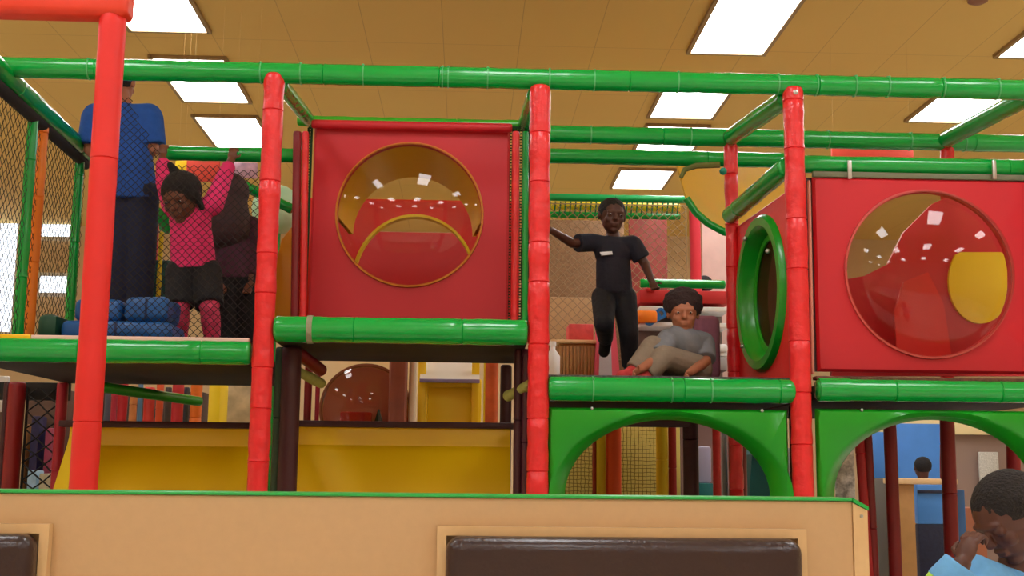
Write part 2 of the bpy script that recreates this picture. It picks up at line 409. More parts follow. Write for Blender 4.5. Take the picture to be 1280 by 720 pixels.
tube(984, 208, 912, 270, YF+.04, YB-.04, .046, 'short green slanting tube right above the green porthole', level=False)
bm = B(); padded(bm, P(1184, 182, YB), P(1184, 600, YB), .036); 
o = tag(link('padded_post', bm, RED), 'red padded post behind the right bubble window panel, only its top showing', 'padded post')
# left side slanting tube
q1 = P(108, 193, 6.75); q0 = P(-40, 51, 4.9)
t = thing('slanting_tube', 'green slanting tube at the upper left running back to the blue shirted person', 'padded tube', q1)
link('padding', padded(B(), q0, q1, .05, seam=.9), GREEN, t)
bm = B(); sweep(bm, [q0-Z*.075, q1-Z*.06], .03, 10); link('rope_edge', bm, NETB, t)
tube(208, 192, 372, 194, 6.45, 6.45, .04, 'short green tube gripped by the girl in pink', name='grab_bar')
def side(px, s=0):  # point on the side tube line at pixel px
    k = (px-(-40))/(108+40.0); lo, hi = 0, 1
    for _ in range(30):
        m_ = (lo+hi)/2; c = q0.lerp(q1, m_) - CAM; l = RM.transposed() @ c
        if 640+FPX*l.x/-l.z < px: lo = m_
        else: hi = m_
    return q0.lerp(q1, lo)
DLZ = P(200, 424, YF).z
for px, m, r, lb in ((101, GREEN, .026, 'green net-wrapped upright just left of the nearest red post'), (43, GREEN, .026, 'green net-wrapped upright near the left edge'), (55, ORANGE, .028, 'orange red upright near the left edge, beside a green one')):
    s_ = side(px); pole('netting_pole', lb, 'pole', V((s_.x, s_.y, DLZ-.02)), s_-Z*.05, r, m, seam=.4)
sd = (q1-q0); sdh = V((sd.x, sd.y, 0)); sl = sdh.length
bm = net(V((q0.x, q0.y, DLZ)), sdh, Z, sl, 1.6, .028, .0017, inside=lambda u, v: v < (q0.z+(q1.z-q0.z)*u/sl)-DLZ-.05)
tag(link('safety_net', bm, NETB, sm=None), 'dark safety net below the slanting green tube at the left edge', 'net')
# --- decks
def deck(px0, px1, ytop, ybot, Yback, label, py_line=None, trims=None, ext=(0, 0)):
    yc = (ytop+ybot)/2; c = P((px0+px1)/2, yc, YF); r = (P(0, ytop, YF).z-P(0, ybot, YF).z)/2
    l, rr = P(px0, yc, YF).x-ext[0], P(px1, yc, YF).x+ext[1]
    t = thing('play_deck', label, 'play deck', ((l+rr)/2, YF, c.z-r))
    link('edge_padding', padded(B(), (l, YF, c.z), (rr, YF, c.z), r, seam=.5), GREEN, t)
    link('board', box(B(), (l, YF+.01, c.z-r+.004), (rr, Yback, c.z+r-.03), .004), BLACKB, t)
    return t, l, rr, c.z, r
tL, lL, rL, zL, rL_ = deck(-45, 314, 424, 454, 6.75, 'left play deck with green padded edge under the girl in pink')
zt_ = zL+rL_
link('trim_strip', box(B(), (P(40, 415, YF).x, YF-.01, zt_-.006), (rL-.01, YF+.03, zt_+.014), .003), CREAM, tL)
link('yellow_trim_strip', box(B(), (lL, YF-.015, zt_-.006), (P(40, 415, YF).x, YF+.03, zt_+.016), .003), YEL, tL)['label'] = 'yellow strip on the deck edge'
tC, lC, rC, zC, rC_ = deck(343, 659, 397, 430, 6.3, 'middle play deck with green padded edge under the yellow bubble window')
bm = B(); c = V((P(388, 413, YF).x, YF, zC)); sweep(bm, [c-X*.012+Z*0, c+X*.012], rC_+.005, 20); link('rope_band', bm, ROPE, tC)
tR, lR, rR, zR, rR_ = deck(685, 992, 472, 503, 7.2, 'right middle play deck with green padded edge under the seated boy')
link('trim_strip', box(B(), (lR, YF, zR+rR_-.008), (rR, YF+.05, zR+rR_+.008), .003), mat('grey_black_trim', (90, 84, 84), .6, 1, 60, var=.7), tR)
ties(tR, (lR, YF, zR), (rR, YF, zR), rR_, [.18, .5, .66])
tS, lS, rS, zS, rS_ = deck(1020, 1335, 475, 503, 7.2, 'far right play deck with green padded edge under the right bubble window')
link('trim_strip', box(B(), (lS, YF-.01, zS+rS_-.004), (rS, YF+.05, zS+rS_+.012), .003), mat('brown_trim', (120, 70, 50), .6, 1, 50, var=.5), tS)
bm = B(); c = V((P(1042, 490, YF).x, YF, zS)); sweep(bm, [c-X*.07, c+X*.07], [rS_+.004, rS_+.004], 20); link('repair_sleeve', bm, GREEN, tS)
# --- centre bubble panel
def bubble_panel(x0, x1, y0, y1, Y, bx, by, br, label, bubm, rimm, depth=.2, ribbed=False):
    l, r_ = P(x0, 300, Y).x, P(x1, 300, Y).x; zt = P((x0+x1)/2, y0, Y).z; zb = P((x0+x1)/2, y1, Y).z
    c = P(bx, by, Y); rad = br*(Y/FPX)
    t = thing('bubble_panel', label, 'bubble window panel', ((l+r_)/2, Y, zb))
    link('panel', holed_panel(B(), (l, Y, zb), X, Z, NF, r_-l, zt-zb, c.x-l, c.z-zb, rad*.97, rad*.97, .03), PANEL, t)
    bm = B(); dome(bm, V((c.x, Y-.012, c.z)), X, Z, NF, rad*.985, depth); link('bubble', bm, bubm, t)
    ringm(bm := B(), V((c.x, Y, c.z)), X, Z, NF, [(-.010, .001), (-.010, .014), (.0, .014), (.002, .001)], rad, rad); link('rim', bm, rimm, t)
    return t, l, r_, zb, zt, c, rad
RIMY = mat('amber_rim', (225, 140, 20), .35)
RIMC = mat('pale_pink_rim', (214, 92, 88), .3)
t, l, r_, zb, zt, c, rad = bubble_panel(388, 636, 155, 412, 6.2, 512, 268, 94, 'square red panel with a yellow-tinted bubble window, centre left', BUB, RIMY)
link('top_fold', padded(B(), (l-.01, 6.17, zt-.02), (r_+.01, 6.17, zt-.02), .024, seam=9, lump=0), PANEL, t)
# top frame of centre bay
tube(372, 150, 668, 158, YB, YB, .028, 'thin bright green bar along the top of the left red bubble panel', m=LIME)
tube(350, 104, 386, 150, YF+.02, YB, .035, 'short green bar slanting back from the post left of the yellow bubble', m=GREEN, level=False)
tube(668, 118, 655, 156, YF+.02, YB, .035, 'short green bar slanting back from the post right of the yellow bubble', m=GREEN, level=False)
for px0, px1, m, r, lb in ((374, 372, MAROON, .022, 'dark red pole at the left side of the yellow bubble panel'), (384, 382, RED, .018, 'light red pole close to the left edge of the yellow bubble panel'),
                           (643, 645, RED, .020, 'red curved pole close to the right edge of the yellow bubble panel'), (656, 657, GREEN, .016, 'thin green pole left of the middle red post')):
    z0 = zC+rC_-.03; pp = P(px1, 160, 6.05); pole('frame_pole', lb, 'pole', V((P((px0+px1)/2, 300, 6.05).x, 6.05, z0)), V((pp.x, 6.05, pp.z-.02)), r, m, seam=3, lump=.001)
# dark net strips beside panel
for (u0, u1, lb) in ((346+31, 390, 'dark green net strip left of the yellow bubble panel'), (634, 662, 'dark green net strip right of the yellow bubble panel')):
    a = P(u0, 398, 6.24); c2 = P(u1, 160, 6.24)
    bm = net(V((a.x, 6.24, a.z-.1)), X, Z, c2.x-a.x, c2.z-a.z+.1, .016, .004, diamond=False); tag(link('safety_net', bm, mat('dark_green_net', (18, 60, 30), .9), sm=None), lb, 'net')
# tunnel behind centre bubble
t = thing('play_tunnel', 'yellow tunnel seen through the left bubble window', 'play tunnel', (c.x, 6.3, zb))
bm = B(); n = 24; ls = []
for (yy, rr, dz) in ((6.24, rad*1.0, 0), (6.62, rad*.86, -.03), (6.62, rad*.86+.02, -.03), (6.24, rad*1.0+.02, 0)):
    ls.append([V((c.x+rr*math.cos(math.pi*k/n), yy, c.z+rr*math.sin(math.pi*k/n)+dz)) for k in range(n+1)])
loops(bm, ls, cyc=False); link('hood', bm, YEL, t)
Yt = 7.3
bp_l, bp_r = P(380, 300, Yt).x, P(650, 300, Yt).x; bz0 = P(512, 402, Yt).z; bz1 = P(512, 249, Yt).z; hc = P(518, 350, Yt)
HOLER = .30
link('red_back_panel', holed_panel(B(), (bp_l, Yt, bz0), X, Z, NF, bp_r-bp_l, bz1-bz0, hc.x-bp_l, hc.z-bz0, 76*Yt/FPX, 82*Yt/FPX, .03), RFRAME, t)
bm = B(); ringm(bm, V((hc.x, Yt, hc.z)), X, Z, NF, [(-.006, -.05), (-.006, .02), (.010, .02), (.010, -.05)], 76*Yt/FPX, 82*Yt/FPX); link('yellow_hole_rim', bm, YEL2, t)
link('far_red_panel', box(B(), (bp_l, 8.4, P(512, 400, 8.4).z), (bp_r, 8.43, P(512, 290, 8.4).z), .01), PANEL, t)
# --- right bubble panel
t, l, r_, zb, zt, c, rad = bubble_panel(1018, 1330, 224, 466, PY, 1161, 342, 110, 'wide red panel with a large clear bubble window at the right', BUB, RIMC)
for px in (1060, 1240):
    q = P(px, 215, PY); bm = B(); box(bm, (q.x-.01, PY-.03, q.z-.04), (q.x+.01, PY-.02, q.z+.05), .003); link('strap', bm, METAL, t)
bm = B(); box(bm, (l, PY-.005, zt), (r_, PY+.02, zt+.028), .006); link('top_strap', bm, mat('grey_green_strap', (120, 125, 100), .7, .3), t)
pole('frame_pole', 'thin pinkish pole between the right post and the clear bubble panel', 'pole', P(1016, 468, PY-.04), P(1011, 226, PY-.04), .008, mat('pink_pole', (225, 150, 130), .4), seam=5, lump=0)
bm = B(); box(bm, (P(1006, 300, PY).x, PY+.02, zb), (P(1022, 300, PY).x, PY+.03, zt)); tag(link('filler_strip', bm, DARKM, sm=None), 'dark filler strip between right post and clear bubble panel', 'strip')
# behind right bubble: curved red inner panel and yellow disc
Yi = 6.2
tt = thing('inner_wall', 'red inner wall with a yellow opening seen through the clear right bubble', 'play panel', P(1180, 470, Yi))
pts = [(1040, 470), (1300, 470), (1300, 230), (1215, 232), (1165, 255), (1130, 290), (1110, 330), (1080, 345), (1040, 352)]
bm = B(); prism(bm, [P(x, y, Yi) for x, y in pts], (0, .03, 0)); link('curved_panel', bm, PANEL, tt, sm=20)
pts = []
for k in range(28):
    a_ = 2*math.pi*k/28; pts.append((min(1257, 1224+40*math.cos(a_)), max(316, 352+53*math.sin(a_))))
bm = B(); prism(bm, [P(x, y, Yi) for x, y in pts], (0, -.02, 0)); link('yellow_disc', bm, YEL2, tt, sm=20)
bm = B(); prism(bm, [P(x, y, 5.95) for x, y in ((1122, 448), (1190, 448), (1180, 380), (1160, 340), (1130, 352), (1118, 390))], (0, .02, 0)); link('inner_flap', bm, RFRAME, tt, sm=20)
# --- green porthole wall (plane of constant x)
xw = (x4+x4b)/2; 
Y0p, Y1p = YF+.05, YB-.02; zb_ = zR+rR_-.01
zt0 = P(984, 215, Y0p).z; zt1 = P(915, 275, Y1p).z
t = thing('porthole_wall', 'red side wall with a big green oval porthole, right of the seated boy', 'play panel', V((x4, Y0p, zb_)))
A0 = V((x4-.01, Y0p, zb_)); A1 = V((x4b+.02, Y1p, zb_)); U_ = (A1-A0).normalized(); wd = (A1-A0).length; N_ = V((0, 0, 1)).cross(U_); 
if N_.x > 0: N_ = -N_
hh = min(zt0, zt1)-zb_-.03
def onpl(px, py):
    d = ray(px, py); k = (A0-CAM).dot(N_)/d.dot(N_); p = CAM+d*k; return (p-A0).dot(U_), p.z-zb_
u0, v0 = onpl(982, 365); u1, v1 = onpl(927, 365); _, vt = onpl(955, 277); _, vb = onpl(955, 455)
cu = (u0+u1)/2; cv = (vt+vb)/2; ru = abs(u1-u0)/2; rv = (vt-vb)/2
print('PORT', u0, u1, vt, vb, wd, hh)
cu = min(max(cu, ru*.9+.03), wd-ru*.9-.03); ru = min(ru, wd/2-.03)
link('panel', holed_panel(B(), A0, U_, Z, N_, wd, hh, cu, cv, ru*.85, rv*.9, .03), RFRAME, t)
bm = B(); ringm(bm, A0+U_*cu+Z*cv, U_, Z, N_, [(.0, .012), (.02, .03), (.06, .03), (.075, .01), (.075, -.02), (.0, -.02), (-.012, -.06), (-.022, -.06)], ru*.85, rv*.9); link('porthole_rim', bm, PORTG, t)
bm = B(); ringm(bm, A0+U_*cu+Z*cv, U_, Z, N_, [(-.045, -.06), (-.045, -.04), (-.018, -.04), (-.018, -.06)], ru*.85, rv*.9); link('inner_rim', bm, LIME, t)
bm = B(); c3 = A0+U_*cu+Z*cv-N_*.05
vs = [bm.verts.new(c3+U_*(ru*.85-.035)*math.cos(k*math.pi/20)+Z*(rv*.9-.035)*math.sin(k*math.pi/20)) for k in range(40)]; bm.faces.new(vs)
g = bmesh.ops.extrude_face_region(bm, geom=bm.faces[:]); bmesh.ops.translate(bm, verts=[v for v in g['geom'] if isinstance(v, bmesh.types.BMVert)], vec=-N_*.004)
link('window', bm, clear('dark_acrylic', (140, 105, 110), 1.45), t)
for (aa, bb) in ((2.6, 0), (1.2, 0), (5.4, 0)):
    bm = B(); q = A0+U_*(cu+ru*.85*math.cos(aa))+Z*(cv+rv*.9*math.sin(aa))+N_*.05; sphere(bm, q, .012, u=10, v=8); link('bolt', bm, METAL, t)
# --- green arches
def arch(x0, x1, y0, ocx, orx, label):
    s = YF/FPX; Ya = YF+.0
    l, r_ = P(x0, 560, Ya).x, P(x1, 560, Ya).x; zt = P((x0+x1)/2, y0, Ya).z
    cx = P(ocx, 560, Ya).x; zs = P(ocx, 621, Ya).z; rx = orx*s; rz = zs and (P(ocx, 524, Ya).z-zs)
    t = thing('arch_panel', label, 'arch panel', ((l+r_)/2, Ya, 0))
    n = 40; th = [math.pi*k/n for k in range(n+1)]
    def rect(a, ins=0):
        dx, dz = math.cos(a), math.sin(a); k = 1e9
        if dx > 1e-6: k = min(k, (r_-ins-cx)/dx)
        if dx < -1e-6: k = min(k, (cx-l-ins)/-dx)
        if dz > 1e-6: k = min(k, (zt-ins-zs)/dz)
        return V((cx+dx*k, 0, zs+dz*k))
    corners = [math.atan2(zt-zs, r_-cx), math.atan2(zt-zs, l-cx)]; th = sorted(th+corners)
    def ell(fx, fz, y): return [V((cx+rx*fx*math.cos(a), y, zs+rz*fz*math.sin(a))) for a in th]
    def ext(lst): return [V((lst[0].x, lst[0].y, 0))] + lst + [V((lst[-1].x, lst[-1].y, 0))]
    def rc(y, ins=0): return [V((p.x, y, p.z)) for p in (rect(a, ins) for a in th)]
    bm = B()
    loops(bm, [ext(l_) for l_ in (rc(Ya, 0), rc(Ya-.02, .012), ell(1.17, 1.10, Ya-.024), ell(1.13, 1.06, Ya-.012), ell(1.0, 1.0, Ya+.07), ell(1.0, 1.0, Ya+.085), ell(1.12, 1.04, Ya+.01), rc(Ya+.0099, .001))], cyc=False)
    link('moulding', bm, ARCHG, t, sm=50)
    for k in (.18, .89):
        b2 = B(); q = V((l+(r_-l)*k, Ya-.02, zt-.004)); sphere(b2, q, .008, u=8, v=6); link('screw', b2, METAL, t)
    return l, r_
arch(685, 985, 511, 838, 130, 'green arch panel with an oval doorway under the seated boy')
arch(1020, 1335, 513, 1175, 130, 'green arch panel with an oval doorway under the clear bubble window')
# gap hardware between arch and post 4
pole('frame_pole', 'dark steel pole between the left green arch and the right post', 'pole', V((P(992, 560, YF+.12).x, YF+.12, 0)), V((P(992, 560, YF+.12).x, YF+.12, zR-rR_)), .018, DARKM, seam=3, lump=0)
# --- yellow slides beneath decks
def slide(x0, x1, ytop, label, Yt_=6.2):
    l, r_ = P(x0, ytop, Yt_).x, P(x1, ytop, Yt_).x; z = P((x0+x1)/2, ytop+8, Yt_).z
    t = thing('play_slide', label, 'slide', ((l+r_)/2, Yt_, 0))
    prof = [(Yt_, z), (Yt_-.01, z-.09), (Yt_-.04, z-.12), (Yt_-.14, z-.42), (Yt_-.32, z-.9), (Yt_-.48, .12), (Yt_-.56, .05), (Yt_-.56, 0), (Yt_-.46, 0), (Yt_-.28, z-.92), (Yt_+.03, z-.1), (Yt_+.03, z)]
    bm = B(); prism(bm, [(l, y, zz) for y, zz in prof], (r_-l, 0, 0)); link('chute', bm, YEL, t, sm=30)
    link('top_rail', box(B(), (l-.05, Yt_-.03, z), (r_+.03, Yt_+.05, z+.032), .006), DARKM, t)
    return l, r_, z, t
l, r_, z, t = slide(88, 316, 527, 'yellow slide chute under the left play deck')
bm = B(); pts = [(88, 540), (84, 556), (78, 575), (70, 600), (62, 625), (62, 700), (100, 700), (100, 540)]
prism(bm, [P(x, y, 6.0) for x, y in pts], (0, .1, 0)); link('side_flare', bm, YEL2, t, sm=20)
slide(373, 638, 527, 'yellow slide chute under the middle play deck')
# maroon under posts
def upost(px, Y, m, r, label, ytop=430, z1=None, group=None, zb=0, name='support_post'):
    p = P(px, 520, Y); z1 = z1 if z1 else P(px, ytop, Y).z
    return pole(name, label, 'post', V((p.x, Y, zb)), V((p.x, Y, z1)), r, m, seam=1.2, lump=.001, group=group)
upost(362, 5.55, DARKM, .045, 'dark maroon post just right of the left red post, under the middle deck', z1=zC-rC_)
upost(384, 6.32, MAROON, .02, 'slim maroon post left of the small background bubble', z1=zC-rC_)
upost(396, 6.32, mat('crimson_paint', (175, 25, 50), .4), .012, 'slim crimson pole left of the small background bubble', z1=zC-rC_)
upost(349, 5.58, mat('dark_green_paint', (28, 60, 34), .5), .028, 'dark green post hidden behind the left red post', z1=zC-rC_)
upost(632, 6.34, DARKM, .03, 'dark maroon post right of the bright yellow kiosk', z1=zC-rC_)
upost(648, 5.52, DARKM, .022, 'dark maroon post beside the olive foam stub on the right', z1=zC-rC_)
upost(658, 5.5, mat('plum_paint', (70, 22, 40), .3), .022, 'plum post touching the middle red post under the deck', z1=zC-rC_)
bm = B(); padded(bm, P(633, 496, 5.6), P(665, 480, 5.45), .026, seam=.5, lump=.006); tag(link('foam_sleeve', bm, FOAM), 'olive foam stub sticking out left of the middle red post', 'foam sleeve')
bm = B(); padded(bm, P(368, 462, 5.6), P(403, 480, 5.85), .024, seam=.5, lump=.006); tag(link('foam_sleeve', bm, FOAM), 'olive foam stub under the left end of the middle deck', 'foam sleeve')
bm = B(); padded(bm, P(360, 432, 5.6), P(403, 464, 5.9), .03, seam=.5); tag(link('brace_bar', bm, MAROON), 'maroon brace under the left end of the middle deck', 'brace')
# left under area
tube(122, 483, 250, 502, 6.3, 7.0, .028, 'bright green thin tube slanting under the left play deck', m=LIME, level=False)
bm = B(); box(bm, (P(-30, 500, 6.7).x, 6.7, P(50, 500, 6.7).z+.0), (P(84, 500, 6.7).x, 6.76, P(50, 478, 6.7).z), .004)
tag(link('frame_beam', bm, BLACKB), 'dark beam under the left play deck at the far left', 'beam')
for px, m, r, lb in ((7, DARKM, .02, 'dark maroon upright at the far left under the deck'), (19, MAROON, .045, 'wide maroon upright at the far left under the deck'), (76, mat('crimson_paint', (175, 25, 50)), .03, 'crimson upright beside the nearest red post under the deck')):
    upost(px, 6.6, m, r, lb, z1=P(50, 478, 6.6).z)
a = P(26, 612, 6.62); c2 = P(74, 484, 6.62)
tag(link('safety_net', net(V((a.x, 6.62, .6)), X, Z, c2.x-a.x, c2.z-.6, .045, .005), NETB, sm=None), 'black net between maroon uprights at the lower left', 'net')
# ================================================================== BACKGROUND
# upper background deck, hidden behind front deck edges but carrying things
YD = 9.5
zd0, zd1 = P(800, 506, YD).z, P(800, 485, YD).z
bm = B(); box(bm, (P(670, 480, YD).x, YD-.7, zd0), (P(925, 480, YD).x, YD+2.2, zd1), .01); tag(link('rear_deck', bm, DARKM), 'rear play deck behind the black clothed child', 'play deck')
def bbox(name, label, cat, x0, y0, x1, y1, Y, dep, m, bev=.01, group=None, parent=None, zb=None):
    a = P(x0, y1, Y); c = P(x1, y0, Y); bm = B(); zlo = a.z if zb is None else zb
    box(bm, (a.x, Y, zlo), (c.x, Y+dep, c.z), bev)
    o = link(name, bm, m, parent)
    if parent is None: tag(o, label, cat, group)
    if name == 'hanging_banner':
        for xx in (a.x+.02, c.x-.02):
            b2 = B(); sweep(b2, [V((xx, Y+dep/2, c.z-.01)), V((xx, Y+dep/2, CZ))], .0006, 6); link('hanging_cord', b2, mat('tan_cord', (205, 165, 105), .8), o)
    return o
# rear net cage
tube(684, 247, 862, 249, 9.6, 9.6, .03, 'thin green bar above the brown net in the background', m=mat('mint_green', (20, 170, 90), .3), name='cage_bar')
tube(684, 258, 850, 259, 9.7, 9.7, .034, 'yellow bar above the brown net in the background', m=YEL2, name='cage_bar')
tube(684, 269, 850, 270, 9.65, 9.65, .026, 'dark green bar above the brown net in the background', name='cage_bar')
a = P(686, 357, 9.6); c2 = P(856, 262, 9.6)
tag(link('safety_net', net(V((a.x, 9.55, a.z-.6)), X, Z, c2.x-a.x, c2.z-a.z+.62, .036, .0032), NETT, sm=None), 'brown net hanging behind the child dressed in black', 'net')
for k in range(26):
    px = 688+k*6.4; a = P(px, 252, 9.56); c2 = P(px-1.5, 268, 9.56); bm = B(); sweep(bm, [a, c2], .007, 6)
    tag(link('net_lashing', bm, NETG), 'green cord lashing the brown net to the yellow bar', 'cord', 'cord lashings on the rear cage bars')
q = P(868, 262, 9.6); pole('cage_post', 'thin red post right of the brown net in the background', 'post', V((P(871, 350, 9.6).x, 9.6, zd1)), q, .045, mat('rose_red', (225, 50, 70), .4), seam=.5)
bbox('red_curtain', 'dull red curtain behind the brown net', 'curtain', 786, 274, 834, 318, 10.4, .03, mat('dull_red', (170, 70, 60), .6, .4, 8, var=.4), zb=zd1)
bbox('pink_curtain', 'pale pink curtain right of the thin red back post', 'curtain', 878, 268, 922, 356, 9.9, .03, mat('pale_pink', (240, 205, 195), .6, .2, 6, var=.15), zb=zd1)
bbox('partition_screen', 'brown slatted screen behind the net in the middle distance', 'screen', 684, 276, 780, 372, 10.8, .04, mat('brown_weave', (160, 122, 84), .7, .8, 40, var=.3), zb=zd1)
# yellow canopy with green edge
t = thing('slide_canopy', 'yellow curved canopy with a green edge, left of the porthole', 'canopy', P(890, 260, 8.0))
pl = [(846, 204), (858, 248), (870, 266), (885, 279), (905, 290), (940, 298), (985, 300), (985, 204)]
bm = B(); prism(bm, [P(x, y, 8.0) for x, y in pl], (0, .04, .0)); link('shell', bm, YEL, t, sm=20)
bm = B(); sweep(bm, [P(x, y, 7.98) for x, y in pl[1:6]], .026, 10); link('green_edge', bm, GREEN, t)
bm = B(); sweep(bm, [P(851, 222, 6.7), P(856, 212, 6.7), P(870, 207, 6.68), P(900, 206, 6.66)], [.012, .016, .018, .018], 8)
tag(link('hooked_bracket', bm, mat('olive_bracket', (120, 125, 60), .5)), 'olive hooked bracket hanging under the green tube left of the thin back post', 'bracket')
bm = B(); sphere(bm, P(904, 214, 6.2), .02); tag(link('tube_clamp', bm, mat('teal_plastic', (30, 150, 120), .4)), 'small teal clamp on the thin red back post', 'clamp')
# shelf with toys
tube(800, 356, 906, 354, 8.9, 8.9, .034, 'green bar above the toy shelf behind the seated boy', m=GREEN, name='cage_bar')
t = thing('toy_shelf', 'red and white toy shelf behind the seated boy', 'shelf', P(855, 468, 9.2))
a = P(800, 470, 9.2); c2 = P(912, 364, 9.2)
for (y0, y1, m) in ((364, 378, mat('toy_red', (205, 40, 45), .5)), (384, 388, WHITE), (404, 408, WHITE), (440, 444, WHITE)):
    p = P(800, y1, 9.2); q = P(912, y0, 9.2); link('shelf_board', box(B(), (p.x, 9.2, p.z), (q.x, 9.5, q.z), .004), m, t)
link('back_board', box(B(), (a.x, 9.5, zd1), (c2.x, 9.53, c2.z), .004), mat('grey_board', (120, 105, 100), .7), t)
for x0, y0, x1, y1, m, lb in ((796, 388, 822, 403, ORANGE, 'orange toy box on the toy shelf'), (808, 352+6, 820, 364, mat('toy_red', (0, 0, 0)), 'small red toy on top of the toy shelf'), (888, 408, 900, 424, RED, 'small red toy on the right of the toy shelf'),
                              (893, 430, 910, 440, WHITE, 'white carton right of the seated boy, upper'), (893, 446, 910, 464, mat('grey_carton', (165, 160, 160), .6), 'grey carton right of the seated boy, lower')):
    o = bbox('toy_box', lb, 'toy', x0, y0, x1, y1, 9.15, .2, m, .02)
for i, (px, py) in enumerate(((812, 400), (819, 396), (826, 392))):
    bm = B(); ringm(bm, P(px, py, 9.186), X, Z, NF, [(-.012, -.012), (-.012, .012), (.012, .012), (.012, -.012)], .032, .032, 18)
    tag(link('toy_ring', bm, mat('toy_blue', (20, 110, 190), .4)), ['lowest blue ring toy beside the orange toy box', 'middle blue ring toy beside the orange toy box', 'highest blue ring toy beside the orange toy box'][i], 'toy')
# counter with slats, box, bottle, bag
t = thing('slatted_cabinet', 'tan slatted cabinet behind the black clothed child', 'cabinet', P(725, 476, 9.0))
a = P(698, 476, 9.0); c2 = P(747, 430, 9.0); bm = B(); box(bm, (a.x, 9.0, zd1), (c2.x, 9.5, c2.z), .01)
n = 11
for k in range(n): xx = a.x+(c2.x-a.x)*(k+.5)/n; box(bm, (xx-.008, 8.985, zd1+.02), (xx+.008, 9.0, c2.z-.02))
link('body', bm, WOOD, t); q = P(688, 425, 9.0); link('top', box(B(), (q.x, 8.95, c2.z), (c2.x+.03, 9.52, q.z), .006), TANL, t)
bbox('wall_block', 'light tan low wall behind the slatted cabinet', 'wall block', 684, 372, 752, 428, 9.9, .1, TAN, zb=zd1)
bbox('red_box', 'pinkish red box on top of the slatted cabinet', 'box', 711, 405, 742, 425, 9.1, .25, mat('pink_red', (225, 80, 80), .6, .4, 20, var=.2))
t = thing('spray_bottle', 'white bottle beside the slatted cabinet, next to the middle red post', 'bottle', P(691, 476, 8.9)); q = P(691, 432, 8.9)
bm = B(); sweep(bm, [V((q.x, q.y, zd1)), V((q.x, q.y, zd1+.01)), V((q.x, q.y, q.z-.08)), V((q.x, q.y, q.z-.03)), q], [.05, .055, .055, .02, .02], 14); link('body', bm, WHITE, t)
bm = B(); sweep(bm, [q, q+Z*.03], .025, 12); link('cap', bm, WHITE, t)
t = thing('tote_bag', 'pink and lilac bag below the black clothed child', 'bag', P(758, 484, 9.0))
bm = B(); prism(bm, [P(x, y, 8.85) for x, y in ((748, 408), (768, 396), (776, 480), (744, 482))], (0, .2, 0)); link('side', bm, mat('pink_cloth', (235, 95, 120), .8, .4), t)
bm = B(); prism(bm, [P(x, y, 8.85) for x, y in ((750, 425), (763, 420), (765, 478), (748, 480))], (0, -.02, 0)); link('front_pocket', bm, mat('lilac_cloth', (190, 185, 205), .8, .4), t)
# --- low background row seen under the left deck
cols = [(122, 8, (40, 40, 60)), (131, 7, (90, 95, 110)), (139, 7, (190, 40, 60)), (147, 12, (205, 30, 40)), (162, 9, (225, 150, 80)), (172, 6, (90, 130, 160)), (180, 13, (215, 60, 45)), (195, 9, (225, 90, 40)),
        (206, 8, (70, 60, 55)), (215, 14, (205, 45, 50)), (228, 8, (40, 45, 60)), (238, 14, (240, 120, 30))]
nm = ['black', 'grey', 'crimson', 'red', 'sandy', 'slate blue', 'brick red', 'rust orange', 'brown', 'cherry red', 'navy', 'orange']
for i, (px, w, c_) in enumerate(cols):
    Yb_ = 9.0+(i % 3)*.25; p = P(px+w/2, 505, Yb_); top = P(px, 478 if i % 2 else 484, Yb_).z
    pole('padded_post', '%s post in the row under the left play deck, beyond the yellow slide' % nm[i], 'padded post', V((p.x, Yb_, 0)), V((p.x, Yb_, top)), w/2*Yb_/FPX, mat('row_'+nm[i].replace(' ', '_'), c_, .5, .2, 10, var=.2), seam=.5)
bbox('locker', 'bright yellow locker under the left deck near the second red post', 'locker', 255, 478, 276, 612, 9.0, .3, YEL2, zb=0)
bbox('notice_board', 'pale board with papers right of the yellow locker', 'board', 277, 480, 322, 540, 9.4, .04, mat('mottled_cream', (225, 205, 165), .7, .2, 7, var=.5), zb=0)
bbox('storage_cabinet', 'dark cabinet behind the row of posts under the left deck', 'cabinet', 118, 490, 255, 612, 9.9, .3, mat('brown_cabinet', (70, 48, 40), .6), zb=0)
bbox('person_backdrop', 'a', 'b', 0, 0, 1, 1, 9, .1, WOOD) if False else None
# left lower things behind net
bbox('bookcase', 'brown bookcase behind the black net at the lower left', 'bookcase', 22, 486, 80, 640, 8.6, .3, mat('walnut', (96, 66, 48), .6, .2, 12, var=.3), zb=0)
for i, (x0, y0, x1, y1, c_, n_) in enumerate(((26, 530, 34, 606, (215, 150, 90), 'sandy'), (35, 520, 50, 585, (50, 40, 85), 'indigo'), (53, 535, 66, 590, (165, 60, 90), 'rose'), (33, 588, 46, 606, (170, 205, 230), 'pale blue'), (48, 592, 60, 606, (200, 185, 150), 'cream'))):
    bbox('storage_bin', '%s bin in front of the bookcase behind the black net at lower left' % n_, 'bin', x0, y0, x1, y1, 8.4 if i < 3 else 8.2, .15, mat('bin_%s' % n_.replace(' ', '_'), c_, .6, .4, 14, var=.3), .01, zb=0)
bbox('side_screen', 'white screen at the far left edge under the deck', 'screen', -20, 470, 11, 515, 8.0, .04, mat('offwhite', (215, 210, 205), .6))
bbox('side_cabinet', 'brown cabinet at the far left edge under the deck', 'cabinet', -20, 515, 6, 640, 8.0, .3, mat('walnut', (0, 0, 0)), zb=0)
